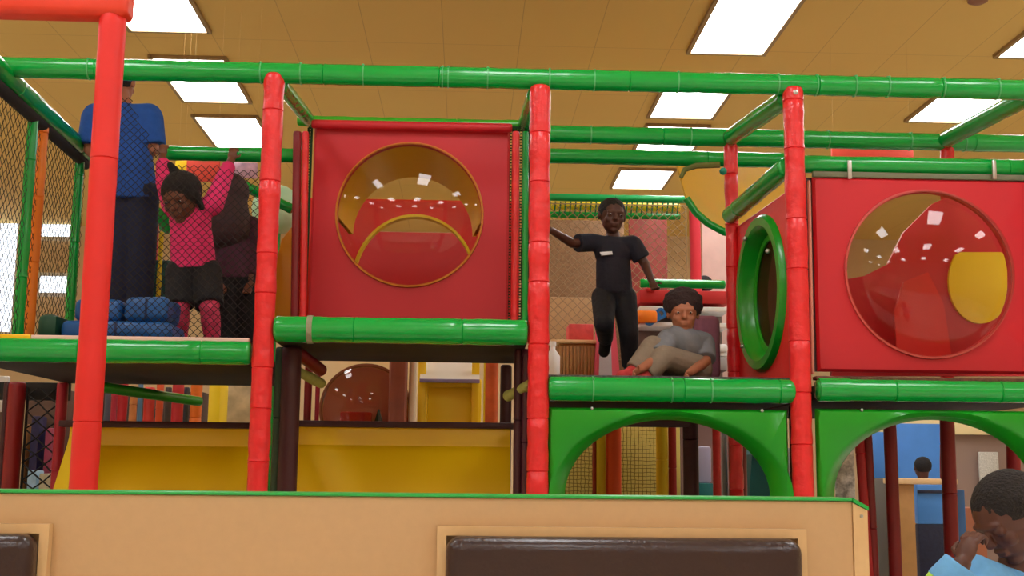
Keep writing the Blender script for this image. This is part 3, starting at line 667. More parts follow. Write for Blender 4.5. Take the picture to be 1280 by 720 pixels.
# --- behind centre gap
t = thing('bubble_window', 'smoky brown bubble window in the background under the middle deck', 'bubble window', P(457, 530, 8.2))
c3 = P(457, 512, 8.3); bm = B(); dome(bm, c3, X, Z, NF, 55*8.3/FPX, .2); link('bubble', bm, SMOKE, t)
bm = B(); ringm(bm, c3, X, Z, NF, [(-.01, -.01), (-.01, .014), (.012, .014), (.012, -.01)], 55*8.3/FPX, 55*8.3/FPX); link('rim', bm, mat('brown_rim', (150, 90, 60), .4), t)
bm = B(); sweep(bm, [V((c3.x, 8.33, c3.z)), V((c3.x, 8.85, c3.z))], 54*8.3/FPX, 40); link('drum', bm, mat('drum_mauve', (228, 165, 145), .5), t)
bbox('room_divider', 'cream wall panel behind the smoky background bubble', 'panel', 388, 436, 522, 470, 9.2, .05, mat('cream_wall', (240, 220, 165), .7), zb=0)
bbox('toy_block', 'crimson block seen through the smoky bubble', 'block', 424, 515, 464, 545, 8.22, .09, mat('toy_red', (0, 0, 0)), zb=0)
bm = B(); q = P(473, 530, 8.26); sweep(bm, [q-Z*.1, q+Z*.1], [.06, .005], 4); tag(link('toy_cone', bm, mat('dark_teal', (10, 80, 60), .5)), 'dark green cone seen through the smoky bubble', 'cone')
bbox('padded_column', 'brown padded column between the smoky bubble and the yellow kiosk', 'column', 482, 438, 509, 620, 8.0, .2, mat('terracotta', (150, 80, 58), .5, .3, 8, var=.2), .04, zb=0)
upost(515, 8.1, mat('ivory', (240, 225, 195), .5), .025, 'ivory post left of the bright yellow kiosk', ytop=438)
t = thing('kiosk', 'bright yellow kiosk with a white awning under the middle deck', 'kiosk', V((P(561, 500, 8.5).x, 8.5, 0)))
a = P(521, 560, 8.5); c2 = P(602, 474, 8.5)
bm = B(); box(bm, (a.x+.03, 8.54, 0), (c2.x-.03, 8.7, c2.z), .01); box(bm, (a.x, 8.49, 0), (a.x+.07, 8.56, c2.z), .01); box(bm, (c2.x-.07, 8.49, 0), (c2.x, 8.56, c2.z), .01); box(bm, (a.x+.06, 8.49, c2.z-.06), (c2.x-.06, 8.56, c2.z), .01); link('front', bm, YEL2, t)
for s_ in (0, 1): xx = a.x+.02 if s_ == 0 else c2.x-.05; link('frame_post', box(B(), (xx-.02, 8.46, 0), (xx+.035, 8.5, P(560, 446, 8.5).z), .006), YEL2, t)
bm = B(); aa = P(525, 475, 8.45); cc = P(600, 440, 8.45); prism(bm, [(aa.x, 8.4, aa.z), (aa.x, 8.42, aa.z+.015), (aa.x, 8.75, cc.z+.05), (aa.x, 8.75, cc.z)], (cc.x-aa.x, 0, 0)); link('awning', bm, mat('white_canvas', (228, 222, 205), .8), t, sm=20)
link('awning_edge', box(B(), (aa.x, 8.38, aa.z-.02), (cc.x, 8.41, aa.z+.005), .003), mat('lavender_edge', (150, 140, 190), .6), t)
upost(606, 8.2, YEL2, .012, 'thin yellow pole right of the yellow kiosk', ytop=438)
upost(614, 8.2, mat('orange_panel', (240, 110, 50), .5, .3, 9, var=.3), .045, 'orange padded post right of the yellow kiosk', ytop=438)
# between post 2 and centre panel
t = thing('curved_slide', 'orange yellow curved slide behind the left red post', 'slide', P(352, 412, 7.0))
pts = [(366, 282), (352, 300), (346, 325), (343, 360), (343, 420), (372, 420), (372, 282)]
bm = B(); prism(bm, [P(x, y, 7.0) for x, y in pts], (0, .4, 0)); link('chute', bm, mat('amber_plastic', (245, 165, 10), .35), t, sm=20)
t = thing('play_globe', 'pale green globe behind the left red post, above the orange slide', 'globe', P(350, 290, 7.6)); bm = B(); sphere(bm, P(346, 262, 7.6), .16, u=20, v=14); link('ball', bm, mat('pale_mint', (190, 240, 205), .3), t)
bm = B(); q = P(346, 262, 7.6); sweep(bm, [V((q.x, q.y, 0)), V((q.x, q.y, q.z-.15))], .03, 12); link('stand', bm, GREEN, t)
tube(288, 224, 366, 262, 6.9, 6.9, .03, 'green tube bending down behind the girl in pink at the right', level=False)
# items behind girl (left bay)
tube(184, 262, 216, 285, 6.9, 6.9, .05, 'stubby green tube left of the girl in pink', level=False)
DL = zL+rL_
def bp(px, y0, y1, w, Y, m, lb):
    p = P(px, (y0+y1)/2, Y); pole('background_pole', lb, 'pole', V((p.x, Y, min(P(px, y1, Y).z, DL+.3) if False else DL-.02)), V((p.x, Y, P(px, y0, Y).z)), w/2*Y/FPX, m, seam=.4)
bp(146, 320, 400, 12, 6.7, GREEN, 'short green pole right of the nearest red post, above the blue mats')
bp(160, 260, 400, 12, 6.75, mat('coral', (235, 100, 80), .5), 'coral pole above the blue mats')
bp(174, 265, 400, 8, 6.72, mat('pale_lime', (170, 235, 170), .5), 'pale green pole above the blue mats')
bp(190, 280, 400, 11, 6.74, RED, 'red pole above the blue mats, left of the girl in pink')
bp(200, 290, 370, 6, 6.7, YEL2, 'thin yellow pole left of the girl in pink')
bbox('play_block', 'teal block behind the blue mats', 'block', 178, 325, 214, 400, 6.7, .05, mat('teal_block', (10, 95, 85), .5, .4, 9, var=.4), .01, zb=DL-.03)
bbox('hanging_banner', 'red orange banner behind the head of the girl in pink', 'banner', 232, 197, 275, 226, 8.6, .03, mat('banner_red', (240, 80, 60), .6, .2, 5, var=.2))
bbox('hanging_banner', 'yellow banner left of the red orange one behind the girl in pink', 'banner', 218, 200, 234, 218, 8.62, .03, YEL2)
bbox('hanging_banner', 'pink and purple patterned banner beside the left red post', 'banner', 288, 203, 322, 222, 8.6, .03, mat('pink_pattern', (225, 180, 205), .6, .2, 14, var=.5))
bbox('hanging_banner', 'thin orange red banner behind the tubes above the right bubble', 'banner', 1040, 186, 1142, 202, 9.0, .03, mat('banner_red', (0, 0, 0)))
# blue mats
def cushion(x0, y0, x1, y1, Y, dep, label):
    a = P(x0, y1, Y); c = P(x1, y0, Y); t = thing('foam_mat', label, 'foam mat', ((a.x+c.x)/2, Y+dep/2, a.z))
    bm = box(B(), (a.x, Y, a.z), (c.x, Y+dep, c.z), .022, 4); bmesh.ops.subdivide_edges(bm, edges=[e for e in bm.edges if e.calc_length() > .08], cuts=6, use_grid_fill=True)
    for v in bm.verts: v.co += V((noise.noise(v.co*9), noise.noise(v.co*9+V((5, 0, 0))), noise.noise(v.co*9+V((0, 7, 0)))))*.010
    remesh(link('cover', bm, BLUEV, t, sm=85), .016, 3)
    link('seam_band', box(B(), ((a.x+c.x)/2-.006, Y-.004, a.z+.01), ((a.x+c.x)/2+.006, Y+.02, c.z-.01), .002), mat('navy_band', (10, 40, 90), .5), t)
cushion(74, 401, 214, 423, 5.6, .32, 'lower blue foam mat under two rolled ones on the left deck')
cushion(92, 373, 153, 401, 5.62, .28, 'upper blue foam mat partly behind the nearest red post')
cushion(154, 371, 211, 401, 5.62, .28, 'upper blue foam mat beside the legs of the girl in pink')
bbox('foam_block', 'dark green foam block at the left end of the blue mats', 'foam block', 44, 392, 72, 423, 5.6, .3, mat('dark_green_foam', (15, 70, 45), .6), .03)
# front net, left bay
nl = P(140, 300, YF+.06); nr = P(330, 300, YF+.06); z0 = DL+.01; zt = P(200, 118, YF+.06).z
def nin(u, v):
    k = u/(nr.x-nl.x); px = 140+190*k; z = z0+v
    yl = 118 if px < 150 else (118+ (px-150)*82/50.0 if px < 200 else 200+(px-200)*.1)
    return z < P(px, yl, YF+.06).z
tag(link('safety_net', net(V((nl.x, YF+.06, z0)), X, Z, nr.x-nl.x, zt-z0, .0172, .0018, inside=nin), NETB, sm=None), 'fine black safety net in front of the girl in pink', 'net')
# --- behind left arch
YA = 7.4
a = P(690, 620, 7.9); c2 = P(822, 530, 7.9)
tag(link('safety_net', net(V((a.x, 7.75, .5)), X, Z, c2.x-a.x, c2.z-.5, .024, .0022, diamond=False), NETY, sm=None), 'olive net seen through the left green arch', 'net')
bbox('backing_screen', 'mustard screen behind the olive net in the left arch', 'screen', 690, 525, 850, 700, 8.0, .04, mat('mustard', (224, 208, 110), .6, .1, 10), zb=0)
for px, w, m, lb in ((743, 5, mat('brick', (180, 60, 30), .5), 'narrow brick red post at the left inside the left arch'), (751, 12, YEL2, 'left yellow post inside the left arch'), (767, 19, mat('bright_orange', (255, 92, 25), .45), 'broad orange post inside the left arch'),
                     (827, 15, YEL2, 'right yellow post inside the left arch'), (840, 10, mat('brick_red', (190, 40, 30), .5), 'brick red post beside the right yellow post in the left arch')):
    upost(px, 7.3, m, w/2*7.3/FPX, lb, ytop=500)
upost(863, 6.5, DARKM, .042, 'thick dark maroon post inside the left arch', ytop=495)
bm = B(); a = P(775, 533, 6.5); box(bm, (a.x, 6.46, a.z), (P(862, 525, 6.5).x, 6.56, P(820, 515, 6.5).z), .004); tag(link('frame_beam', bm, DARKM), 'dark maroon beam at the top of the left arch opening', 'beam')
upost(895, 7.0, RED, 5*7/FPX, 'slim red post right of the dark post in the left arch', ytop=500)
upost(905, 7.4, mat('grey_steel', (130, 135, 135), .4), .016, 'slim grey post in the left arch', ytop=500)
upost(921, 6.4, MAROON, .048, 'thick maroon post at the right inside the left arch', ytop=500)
bbox('chair_back', 'pale lilac chair back seen in the left arch', 'chair back', 873, 558, 889, 604, 8.0, .04, mat('lilac_plastic', (185, 185, 220), .5), .015)
bbox('floor_bin', 'teal bin under the lilac chair back in the left arch', 'bin', 873, 604, 892, 650, 7.9, .3, mat('teal', (10, 120, 125), .5), zb=0)
bbox('grey_screen', 'grey mauve screen behind the posts in the left arch', 'screen', 852, 525, 935, 700, 9.0, .04, mat('grey_mauve', (150, 125, 130), .7), zb=0)
t = thing('teal_slide', 'teal slide glimpsed at the right side of the left arch', 'slide', P(955, 700, 7.2))
bm = B(); prism(bm, [P(x, y, 7.2) for x, y in ((925, 800), (940, 568), (950, 560), (962, 580), (985, 800))], (0, .3, 0)); link('chute', bm, mat('teal', (0, 0, 0)), t)
bbox('red_screen', 'red panel behind the teal slide', 'screen', 928, 540, 960, 640, 7.9, .03, RFRAME, zb=0)
bbox('grey_screen', 'pale grey screen right of the teal slide', 'screen', 958, 560, 990, 640, 7.9, .03, mat('offgrey', (150, 160, 160), .6), zb=0)
# --- behind right arch
bbox('wall_panel', 'grey brown far wall with a white window in the right arch', 'wall panel', 1195, 540, 1330, 900, 13.0, .05, mat('taupe', (150, 125, 112), .8), zb=0)
bbox('fascia', 'cream fascia above the grey brown far wall', 'fascia', 1100, 522, 1330, 542, 12.9, .05, mat('cream_wall', (0, 0, 0)))
bbox('wall_window', 'white gridded window on the grey brown far wall', 'window', 1226, 565, 1248, 612, 12.9, .04, mat('white_grille', (225, 222, 212), .6, 1, 90, var=.3))
bbox('blue_screen', 'large blue screen behind the distant head in the right arch', 'screen', 1120, 530, 1184, 600, 12.0, .05, mat('sky_blue_panel', (70, 135, 215), .6, .1, 6, var=.1), zb=0)
bbox('blue_screen', 'narrow blue panel between two maroon posts in the right arch', 'screen', 1084, 540, 1106, 598, 11.8, .05, mat('sky_blue_panel', (0, 0, 0)))
bbox('grey_plinth', 'grey plinth under the narrow blue panel', 'plinth', 1084, 598, 1108, 900, 11.7, .05, mat('grey_green', (105, 100, 92), .7), zb=0)
t = thing('wooden_counter', 'wooden counter in front of the large blue screen', 'counter', V((P(1150, 650, 10.5).x, 10.5, 0)))
a = P(1120, 605, 10.5); c2 = P(1190, 597, 10.5); link('body', box(B(), (a.x, 10.5, 0), (c2.x, 10.7, a.z), .01), WOOD, t); link('top', box(B(), (a.x-.03, 10.45, a.z), (c2.x+.03, 10.75, a.z+.05), .01), TANL, t)
t = thing('blue_cabinet', 'blue cabinet with a dark lower half in front of the wooden counter', 'cabinet', V((P(1165, 650, 9.8).x, 9.8, 0)))
a = P(1148, 655, 9.8); c2 = P(1184, 606, 9.8); link('lower_body', box(B(), (a.x, 9.8, 0), (c2.x, 9.88, a.z), .01), mat('navy_panel', (24, 34, 66), .6, .5, 30, var=.4), t)
link('upper_body', box(B(), (a.x, 9.8, a.z), (c2.x, 9.88, c2.z), .01), mat('cobalt', (70, 140, 220), .5), t); link('stripe', box(B(), (a.x, 9.785, c2.z-.07), (c2.x, 9.8, c2.z-.045), .001), mat('navy_panel', (0, 0, 0)), t)
bbox('blue_paddle', 'slim light blue upright right of the third maroon post', 'upright', 1197, 612, 1206, 700, 6.4, .03, mat('light_blue', (80, 140, 220), .5), .008, zb=0)
bbox('wood_box', 'reddish wooden box left of the near boy face', 'box', 1204, 635, 1232, 740, 9.0, .3, mat('red_wood', (160, 95, 65), .6), zb=0)
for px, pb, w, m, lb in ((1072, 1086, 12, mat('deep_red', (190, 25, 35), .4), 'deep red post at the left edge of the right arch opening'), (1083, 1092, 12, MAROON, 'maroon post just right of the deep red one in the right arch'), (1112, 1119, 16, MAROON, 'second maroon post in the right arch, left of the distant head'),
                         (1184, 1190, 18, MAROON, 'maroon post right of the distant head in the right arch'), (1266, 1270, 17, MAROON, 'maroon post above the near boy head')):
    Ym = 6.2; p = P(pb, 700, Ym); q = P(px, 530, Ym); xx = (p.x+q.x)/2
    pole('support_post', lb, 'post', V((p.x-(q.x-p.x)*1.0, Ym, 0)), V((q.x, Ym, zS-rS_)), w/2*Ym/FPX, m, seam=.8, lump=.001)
bbox('mottled_panel', 'black and white mottled panel at the left of the right arch', 'panel', 1046, 560, 1068, 640, 7.5, .03, mat('mottled', (245, 240, 232), .6, .3, 30, var=.7), zb=0)
# ================================================================== PEOPLE
def head(bm, c, H, F, U):
    F, U = F.normalized(), U.normalized(); Rr = F.cross(U).normalized(); U = Rr.cross(F).normalized()
    M = Matrix((Rr, F, U)).transposed()
    def at(r, f, u): return c + Rr*r*H + F*f*H + U*u*H
    def e(r, f, u, a, b, d): sphere(bm, at(r, f, u), (a*H, b*H, d*H), M, 20, 14)
    e(0, -.04, .10, .375, .45, .40); e(0, .10, -.16, .29, .31, .33); e(0, .26, -.40, .12, .11, .09)
    e(0, .36, .10, .25, .07, .06); capsule(bm, at(0, .40, .04), at(0, .47, -.10), .035*H, .055*H); e(0, .45, -.11, .085, .05, .04)
    e(0, .385, -.235, .125, .055, .03); e(0, .375, -.29, .11, .055, .035)
    for s in (-1, 1):
        e(s*.375, -.03, -.02, .04, .085, .13); e(s*.17, .29, -.12, .11, .09, .10); e(s*.16, .355, .015, .085, .05, .055)
    return M, at
def hand(bm, w, d, pn, s=.13, curl=.5, side=1):
    d = V(d).normalized(); pn = V(pn); pn = (pn - d*pn.dot(d)).normalized(); sd = d.cross(pn)*side
    M = Matrix((sd, d, pn)).transposed(); sphere(bm, w+d*.26*s, (.21*s, .29*s, .10*s), M, 14, 10)
    for i, (o, L) in enumerate(((-.165, .36), (-.055, .45), (.055, .48), (.165, .43))):
        p = w + d*.46*s + sd*o*s; dd = d.copy(); ang = 0
        for k in range(3):
            ang += curl*(.6+.35*k); dd = (d*math.cos(ang)+pn*math.sin(ang)); q = p + dd*L*s*(.42, .32, .26)[k]
            capsule(bm, p, q, .052*s-.004*s*k, .048*s-.004*s*k, 8); p = q
    p = w + d*.14*s + sd*.17*s; q = p + (d*.6+sd*.75+pn*.3).normalized()*.2*s; capsule(bm, p, q, .06*s, .055*s, 8)
    capsule(bm, q, q+(d*.9+sd*.1+pn*.5).normalized()*.17*s, .052*s, .045*s, 8)
def person(label, J, H, F, U, sk, shirt, pants, sleeve=.55, leg=1.0, hair='short', k=1.0, shoe=None, hands=(None, None), eyes=True, hem=0.0, curl=(.5, .5), vox=.0048, hairm=None, build=1.0, shoulder_pad=0):
    """J: joints; k: size scale (1 = 1.1 m child)"""
    loc = V((J['pel'].x, J['pel'].y, min(J[a].z for a in ('anL', 'anR', 'pel')) - .03))
    t = thing('person', label, 'person', loc)
    g = k*build; bm = B(); M, at = head(bm, J['head'], H, F, U)
    capsule(bm, J['neck'], at(0, -.06, -.22), .036*g, .040*g)
    pel, ch = J['pel'], J['chest']; axis = (ch-pel).normalized(); sh = (J['shR']-J['shL']).normalized(); fw = axis.cross(sh).normalized()
    MT = Matrix((sh, fw, axis)).transposed(); tl = (ch-pel).length
    sw = (J['shR']-J['shL']).length
    sphere(bm, pel, (.094*g, .072*g, .08*g), MT, 18, 12); sphere(bm, pel.lerp(ch, .5), (.085*g, .066*g, tl*.45), MT, 18, 12)
    sphere(bm, ch, (max(.092*g, sw*.42), .072*g, .105*g), MT, 18, 12); capsule(bm, ch.lerp(J['neck'], .6), J['neck'], .05*g, .04*g)
    for s in 'LR':
        a, e, w = J['sh'+s], J['el'+s], J['wr'+s]; capsule(bm, ch.lerp(a, .5)+axis*.02*g, a, .045*g, .040*g)
        capsule(bm, a, e, .037*g, .028*g); capsule(bm, e, w, .029*g, .020*g)
        hd = hands[0 if s == 'L' else 1]
        if hd: d_, pn = hd
        else: d_, pn = (w-e), fw*-1
        hand(bm, w, d_, pn, .125*k, curl[0 if s == 'L' else 1], 1 if s == 'L' else -1)
        h_, kn, an = J['hip'+s], J['kn'+s], J['an'+s]; capsule(bm, pel.lerp(h_, .5), h_, .07*g, .062*g); capsule(bm, h_, kn, .060*g, .042*g)
        capsule(bm, kn, kn.lerp(an, .35), .042*g, .044*g); capsule(bm, kn.lerp(an, .35), an, .044*g, .027*g)
        toe = J.get('toe'+s, an+V((0, -.1, -.03))*k); capsule(bm, an, toe, .028*g, .022*g)
    o = link('body', bm, sk, t); remesh(o, vox)
    # shirt
    q = .011*g; bm = B()
    sphere(bm, pel.lerp(ch, .5), (.085*g+q, .066*g+q, tl*.5), MT, 18, 12); sphere(bm, ch, (max(.092*g, sw*.42)+q, .072*g+q, .105*g+q*.4), MT, 18, 12)
    hb = pel - axis*(.02*g+hem)
    rs = []
    for (f, wx, wy) in ((0, 1.12, 1.1), (.35, 1.1, 1.1), (.7, 1.06, 1.04), (1.0, .98, .9)):
        c0 = hb.lerp(ch, f); rs.append([c0 + sh*math.cos(2*math.pi*i/20)*.098*g*wx + fw*math.sin(2*math.pi*i/20)*.08*g*wy for i in range(20)])
    rr = loops(bm, rs, close=False); bm.faces.new(rr[0]); bm.faces.new(rr[-1])
    for s in 'LR':
        a, e, w = J['sh'+s], J['el'+s], J['wr'+s]; capsule(bm, ch.lerp(a, .5)+axis*.018*g, a, .045*g+q*.9, .042*g+q)
        if sleeve <= 1: cone(bm, a, a.lerp(e, sleeve), .044*g+q, .046*g+q*.8)
        else: capsule(bm, a, e, .044*g+q, .034*g+q); cone(bm, e, e.lerp(w, sleeve-1), .034*g+q, .028*g+q*.7)
    o = link('shirt', bm, shirt, t); remesh(o, vox*1.1, 4)
    # trousers
    bm = B(); sphere(bm, pel, (.094*g+.008, .072*g+.009, .09*g), MT, 18, 12)
    for s in 'LR':
        h_, kn, an = J['hip'+s], J['kn'+s], J['an'+s]; capsule(bm, pel.lerp(h_, .5), h_, .072*g+.008, .066*g+.008)
        if leg <= 1: cone(bm, h_, h_.lerp(kn, leg), .066*g+.01, .058*g+.012)
        else: capsule(bm, h_, kn, .068*g+.008, .052*g+.006); cone(bm, kn, kn.lerp(an, leg-1), .052*g+.006, .040*g+.006)
    o = link('trousers', bm, pants, t); remesh(o, vox*1.1, 3)
    if shoe:
        for s in 'LR':
            an = J['an'+s]; toe = J.get('toe'+s, an+V((0, -.1, -.03))*k); bm = B(); capsule(bm, an-Z*.012, toe, .038*g, .034*g); capsule(bm, an, an+(J['kn'+s]-an)*.08, .036*g, .034*g)
            o = link('shoe', bm, shoe, t); remesh(o, vox, 2)
    # eyes
    for s in ((-1, 1) if eyes else ()):
        bm = B(); sphere(bm, at(s*.155, .376, .015), H*.036); eo = link('eye', bm, EYEW, t)
        bm = B(); sphere(bm, at(s*.155, .398, .010), H*.026); link('iris', bm, EYEB, eo)
    hm = hairm or HAIR; bm = B()
    if hair == 'short':
        sphere(bm, at(0, -.075, .13), (.395*H, .46*H, .405*H), M, 28, 20)
        for v in bm.verts: v.co += (v.co-J['head']).normalized()*noise.noise(v.co*60)*.002
    elif hair == 'afro':
        sphere(bm, at(0, -.12, .24), (.50*H, .50*H, .44*H), M, 36, 24)
        for v in bm.verts: v.co += (v.co-J['head']).normalized()*(noise.noise(v.co*45)*.012)
    elif hair == 'long':
        sphere(bm, at(0, -.09, .15), (.43*H, .48*H, .42*H), M, 28, 20); capsule(bm, at(0, -.3, 0), at(0, -.35, -.9), .3*H, .12*H)
    elif hair == 'scarf':
        sphere(bm, at(0, -.06, .10), (.46*H, .50*H, .50*H), M, 28, 20); capsule(bm, at(0, -.1, 0), at(0, -.1, -.8), .42*H, .6*H)
    elif hair == 'braids':
        sphere(bm, at(0, -.075, .13), (.41*H, .47*H, .42*H), M, 28, 20)
        capsule(bm, at(.1, -.2, .5), at(.15, -.15, .68), .11*H, .07*H); capsule(bm, at(-.33, .0, .1), at(-.42, .05, -.25), .09*H, .06*H)
    o = link('headscarf' if hair == 'scarf' else 'hair', bm, hm, t, sm=60)
    if hair != 'afro': remesh(o, vox, 1)
    return t, at, M
# --- girl in pink, left deck, arms raised to the grab bar
Yg = 6.1
def j(px, py, Y): return P(px, py, Y)
J = dict(head=j(227, 247, Yg-.06), neck=j(236, 268, Yg), chest=j(238, 278, Yg), pel=j(242, 332, Yg), shL=j(216, 258, Yg), shR=j(266, 256, Yg),
         elL=j(206, 228, Yg+.08), wrL=j(203, 196, Yg+.22), elR=j(276, 232, Yg+.06), wrR=j(289, 200, Yg+.2), hipL=j(226, 340, Yg), hipR=j(258, 340, Yg),
         knL=j(225, 385, Yg-.06), knR=j(262, 385, Yg-.1), anL=j(224, 428, Yg), anR=j(266, 428, Yg-.02))
PINK = cloth('hot_pink_cloth', (238, 50, 120)); PLEG = mat('pink_leggings', (232, 70, 110), .8, .5, 30, var=.35)
t, at, M = person('person in a pink top and black shorts with both arms raised to the green bar', J, .245, V((-.25, -1, -.55)), V((-.1, -.1, 1)), SKIN, PINK, cloth('black_shorts', (24, 24, 30)), sleeve=1.75, leg=.95, hair='braids', k=.95, build=1.1,
       hands=((V((0, .2, 1)), V((0, 1, 0))), (V((.1, .2, 1)), V((0, 1, 0)))), curl=(.8, .8), shoe=cloth('pink_boots', (240, 50, 95)))
for s in 'LR':
    bm = B(); kn, an = J['kn'+s], J['an'+s]; cone(bm, J['hip'+s].lerp(kn, .85), kn, .058, .05); capsule(bm, kn, kn.lerp(an, .35), .048, .05); cone(bm, kn.lerp(an, .35), an, .05, .038); o = link('legging', bm, PLEG, t); remesh(o, .005)
# --- taller person in blue, back turned
Yb = 6.52
J = dict(head=j(150, 104, Yb), neck=j(151, 128, Yb), chest=j(152, 160, Yb), pel=j(160, 232, Yb), shL=j(186, 146, Yb), shR=j(120, 146, Yb),
         elL=j(190, 186, Yb), wrL=j(172, 205, Yb+.16), elR=j(114, 186, Yb), wrR=j(130, 205, Yb+.16), hipL=j(175, 242, Yb), hipR=j(148, 242, Yb),
         knL=j(176, 325, Yb), knR=j(150, 325, Yb), anL=j(172, 418, Yb), anR=j(146, 418, Yb), toeL=j(172, 424, Yb+.16), toeR=j(146, 424, Yb+.16))
person('person in a blue shirt seen from behind, partly hidden by the nearest red post', J, .215, V((.1, 1, 0)), Z, SKINL, cloth('royal_blue_cloth', (30, 85, 175)), cloth('navy_denim', (28, 36, 66)), sleeve=.9, leg=1.95, hair='short', k=1.28, build=1.12, shoe=cloth('black_shoe', (25, 25, 25)), hem=.06, vox=.0065)
# --- person in plum headscarf
Yp = 6.62
J = dict(head=j(289, 246, Yp), neck=j(290, 272, Yp), chest=j(292, 290, Yp), pel=j(296, 345, Yp), shL=j(272, 282, Yp), shR=j(314, 282, Yp),
         elL=j(270, 318, Yp), wrL=j(276, 350, Yp-.05), elR=j(318, 318, Yp), wrR=j(312, 350, Yp-.05), hipL=j(286, 352, Yp), hipR=j(306, 352, Yp),
         knL=j(286, 395, Yp), knR=j(308, 395, Yp), anL=j(286, 434, Yp), anR=j(308, 434, Yp))
person('person in a dark headscarf, plum top and black trousers behind the girl in pink', J, .225, V((.3, 1, 0)), Z, SKIN, cloth('plum_cloth', (84, 44, 66)), cloth('black_cloth', (26, 24, 28)), sleeve=1.8, leg=1.95, hair='scarf', k=1.0, hairm=cloth('dark_scarf', (72, 50, 52)), vox=.006)
# --- child in black
Yk = 6.55
J = dict(head=j(765, 270, Yk-.03), neck=j(766, 292, Yk), chest=j(766, 316, Yk), pel=j(768, 364, Yk), shL=j(741, 303, Yk), shR=j(791, 305, Yk),
         elL=j(715, 304, Yk-.08), wrL=j(689, 288, Yk-.2), elR=j(806, 330, Yk), wrR=j(815, 352, Yk-.1), hipL=j(755, 372, Yk), hipR=j(780, 372, Yk),
         knL=j(755, 404, Yk-.20), knR=j(786, 416, Yk-.05), anL=j(757, 425, Yk+.12), anR=j(787, 462, Yk+.05), toeL=j(755, 440, Yk+.16), toeR=j(785, 468, Yk-.06))
tk, at, M = person('person in a black top and trousers climbing, one arm reaching to the middle red post', J, .195, V((.15, -1, -.15)), V((.05, 0, 1)), SKIND, cloth('black_top', (32, 30, 44)), cloth('charcoal_trousers', (26, 26, 34)), sleeve=.75, leg=1.9, hair='short', k=.93,
       hands=((V((-1, -.3, .3)), V((0, 1, 0))), None), shoe=cloth('black_shoe', (25, 25, 25)))
bm = B(); c0 = j(757, 318, Yk-.095); prism(bm, [j(x, y, Yk-.088) for x, y in ((750, 315), (765, 314), (766, 318), (752, 319))], (0, .02, 0)); link('shirt_print', bm, WHITE, tk)
# --- seated boy
Ys = 5.75; DR = zR+rR_
J = dict(head=j(854, 392, Ys-.04), neck=j(856, 414, Ys), chest=j(857, 430, Ys-.02), pel=j(860, 459, Ys+.05), shL=j(835, 424, Ys-.03), shR=j(880, 428, Ys+.03),
         elL=j(822, 448, Ys-.16), wrL=j(800, 462, Ys-.26), elR=j(882, 452, Ys-.05), wrR=j(862, 466, Ys-.2), hipL=j(846, 461, Ys-.02), hipR=j(872, 461, Ys-.02),
         knL=j(816, 434, Ys-.10), knR=j(830, 446, Ys-.16), anL=j(790, 466, Ys-.16), anR=j(806, 470, Ys-.2), toeL=j(778, 471, Ys-.18), toeR=j(794, 473, Ys-.22))
person('person with an afro in a grey top seated on the right middle deck', J, .19, V((-.1, -1, -.1)), V((.02, 0, 1)), SKINL, cloth('grey_tee', (124, 126, 132)), cloth('taupe_trousers', (138, 122, 104)), sleeve=.9, leg=1.9, hair='afro', build=1.12, k=.86, hairm=HAIRB, shoe=cloth('red_shoe', (200, 60, 60)))
bm = box(B(), P(870, 474, 6.1), P(894, 398, 6.25), .04, 4)
tag(link('backpack', bm, cloth('mauve_cloth', (150, 90, 110))), 'mauve backpack just behind the seated person with the afro', 'backpack')
# --- distant person heads
def far(px, py, Y, label, H, shirt, F=V((0, 1, 0)), ground=0.0):
    c = P(px, py, Y); top = c.z-ground; k = (top+.1)/1.1; sc = top*.9
    def q(x, z, y=0): return V((c.x+x*k, Y+y, ground+z))
    hh = c.z-ground
    J = dict(head=c, neck=V((c.x, Y, c.z-H*.6)), chest=V((c.x, Y, c.z-H*1.25)), pel=V((c.x, Y, ground+hh*.52)), shL=V((c.x-.1*k, Y, c.z-H)), shR=V((c.x+.1*k, Y, c.z-H)),
             elL=V((c.x-.13*k, Y, ground+hh*.62)), elR=V((c.x+.13*k, Y, ground+hh*.62)), wrL=V((c.x-.13*k, Y-.04, ground+hh*.46)), wrR=V((c.x+.13*k, Y-.04, ground+hh*.46)),
             hipL=V((c.x-.05*k, Y, ground+hh*.5)), hipR=V((c.x+.05*k, Y, ground+hh*.5)), knL=V((c.x-.05*k, Y, ground+hh*.27)), knR=V((c.x+.05*k, Y, ground+hh*.27)),
             anL=V((c.x-.05*k, Y, ground+.06)), anR=V((c.x+.05*k, Y, ground+.06)))
    person(label, J, H, F, Z, SKIND, shirt, cloth('black_cloth', (26, 24, 28)), k=k, vox=.01, hair='short', shoe=cloth('black_shoe', (25, 25, 25)))
far(1153, 585, 11.3, 'distant person with dark hair in front of the large blue screen', .20, cloth('plum_cloth', (0, 0, 0)))
far(880, 359, 9.85, 'distant person peeking over the green bar above the toy shelf', .18, cloth('plum_cloth', (0, 0, 0)), ground=zd1)
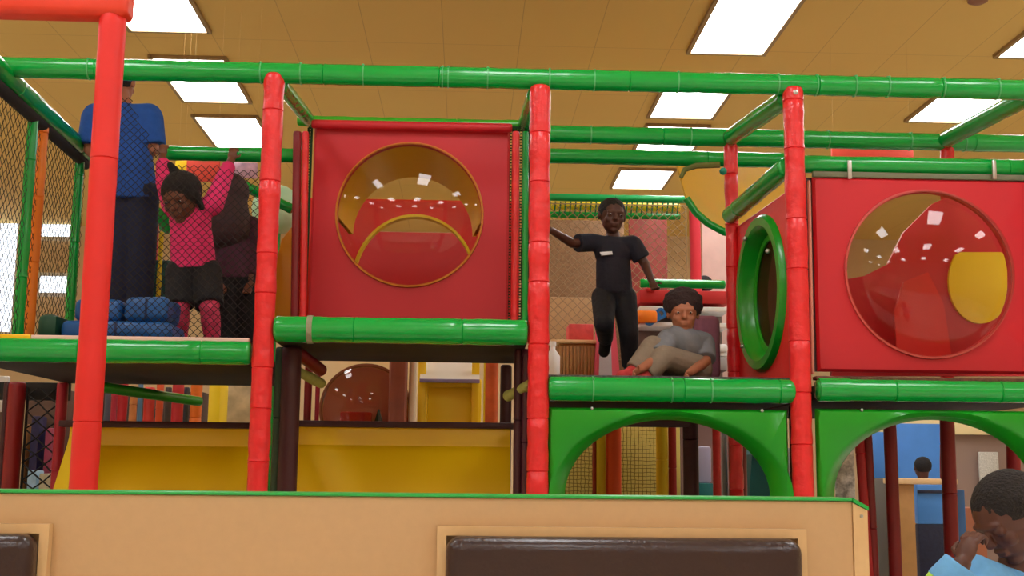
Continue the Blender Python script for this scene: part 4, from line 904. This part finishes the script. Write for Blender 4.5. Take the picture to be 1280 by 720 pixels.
# --- near boy at lower right
Yn = 3.25
def n_(px, py, d=0): return P(px, py, Yn+d)
J = dict(head=n_(1262, 645), neck=n_(1270, 698, .03), chest=n_(1272, 762, .04), pel=n_(1275, 905, .04), shL=n_(1218, 722, -.06), shR=n_(1330, 725, .12),
         elL=n_(1164, 758, -.14), wrL=n_(1203, 704, -.17), elR=n_(1345, 800, .1), wrR=n_(1335, 870, .0), hipL=n_(1255, 925, .0), hipR=n_(1305, 925, .06),
         knL=n_(1250, 1060, 0), knR=n_(1305, 1060, .05), anL=n_(1250, 1165, 0), anR=n_(1305, 1165, .05))
for a_ in 'LR': J['an'+a_].z = .06; J['kn'+a_].z = .32; J['toe'+a_] = J['an'+a_]+V((-.09, -.06, -.03))
J['pel'].z = .60; J['hipL'].z = J['hipR'].z = .57
LB = cloth('sky_blue_cloth', (110, 180, 240))
tn, at, M = person('nearby person at the lower right in a light blue shirt, hand at the mouth', J, .222, V((-.85, -.28, -.62)), V((-.4, 0, 1)), SKIND, LB, cloth('dark_shorts', (40, 44, 60)), sleeve=1.05, leg=.95, hair='short', k=1.12,
       hands=((V((.45, .15, 1)), V((.8, .5, -.2))), None), curl=(.95, .4), eyes=False, vox=.0036, shoe=cloth('black_shoe', (25, 25, 25)))
bm = B(); cone(bm, J['shL'].lerp(J['elL'], .6), J['elL'], .062, .058); capsule(bm, J['elL'], J['elL'].lerp(J['wrL'], .52), .055, .054); o = link('lime_sleeve_panel', bm, cloth('lime_cloth', (190, 240, 100)), tn); remesh(o, .005)
bm = B(); cone(bm, J['elL'].lerp(J['wrL'], .5), J['elL'].lerp(J['wrL'], .97), .056, .046); o = link('blue_cuff', bm, LB, tn); remesh(o, .005)
# ================================================================== world and view
w = bpy.data.worlds.new('world'); SC.world = w; w.use_nodes = True
w.node_tree.nodes['Background'].inputs[0].default_value = (.9, .85, .75, 1); w.node_tree.nodes['Background'].inputs[1].default_value = .3
SC.view_settings.view_transform = 'Standard'; SC.view_settings.look = 'None'; SC.view_settings.gamma = 1; SC.view_settings.exposure = 0.78
SC.view_settings.use_curve_mapping = False
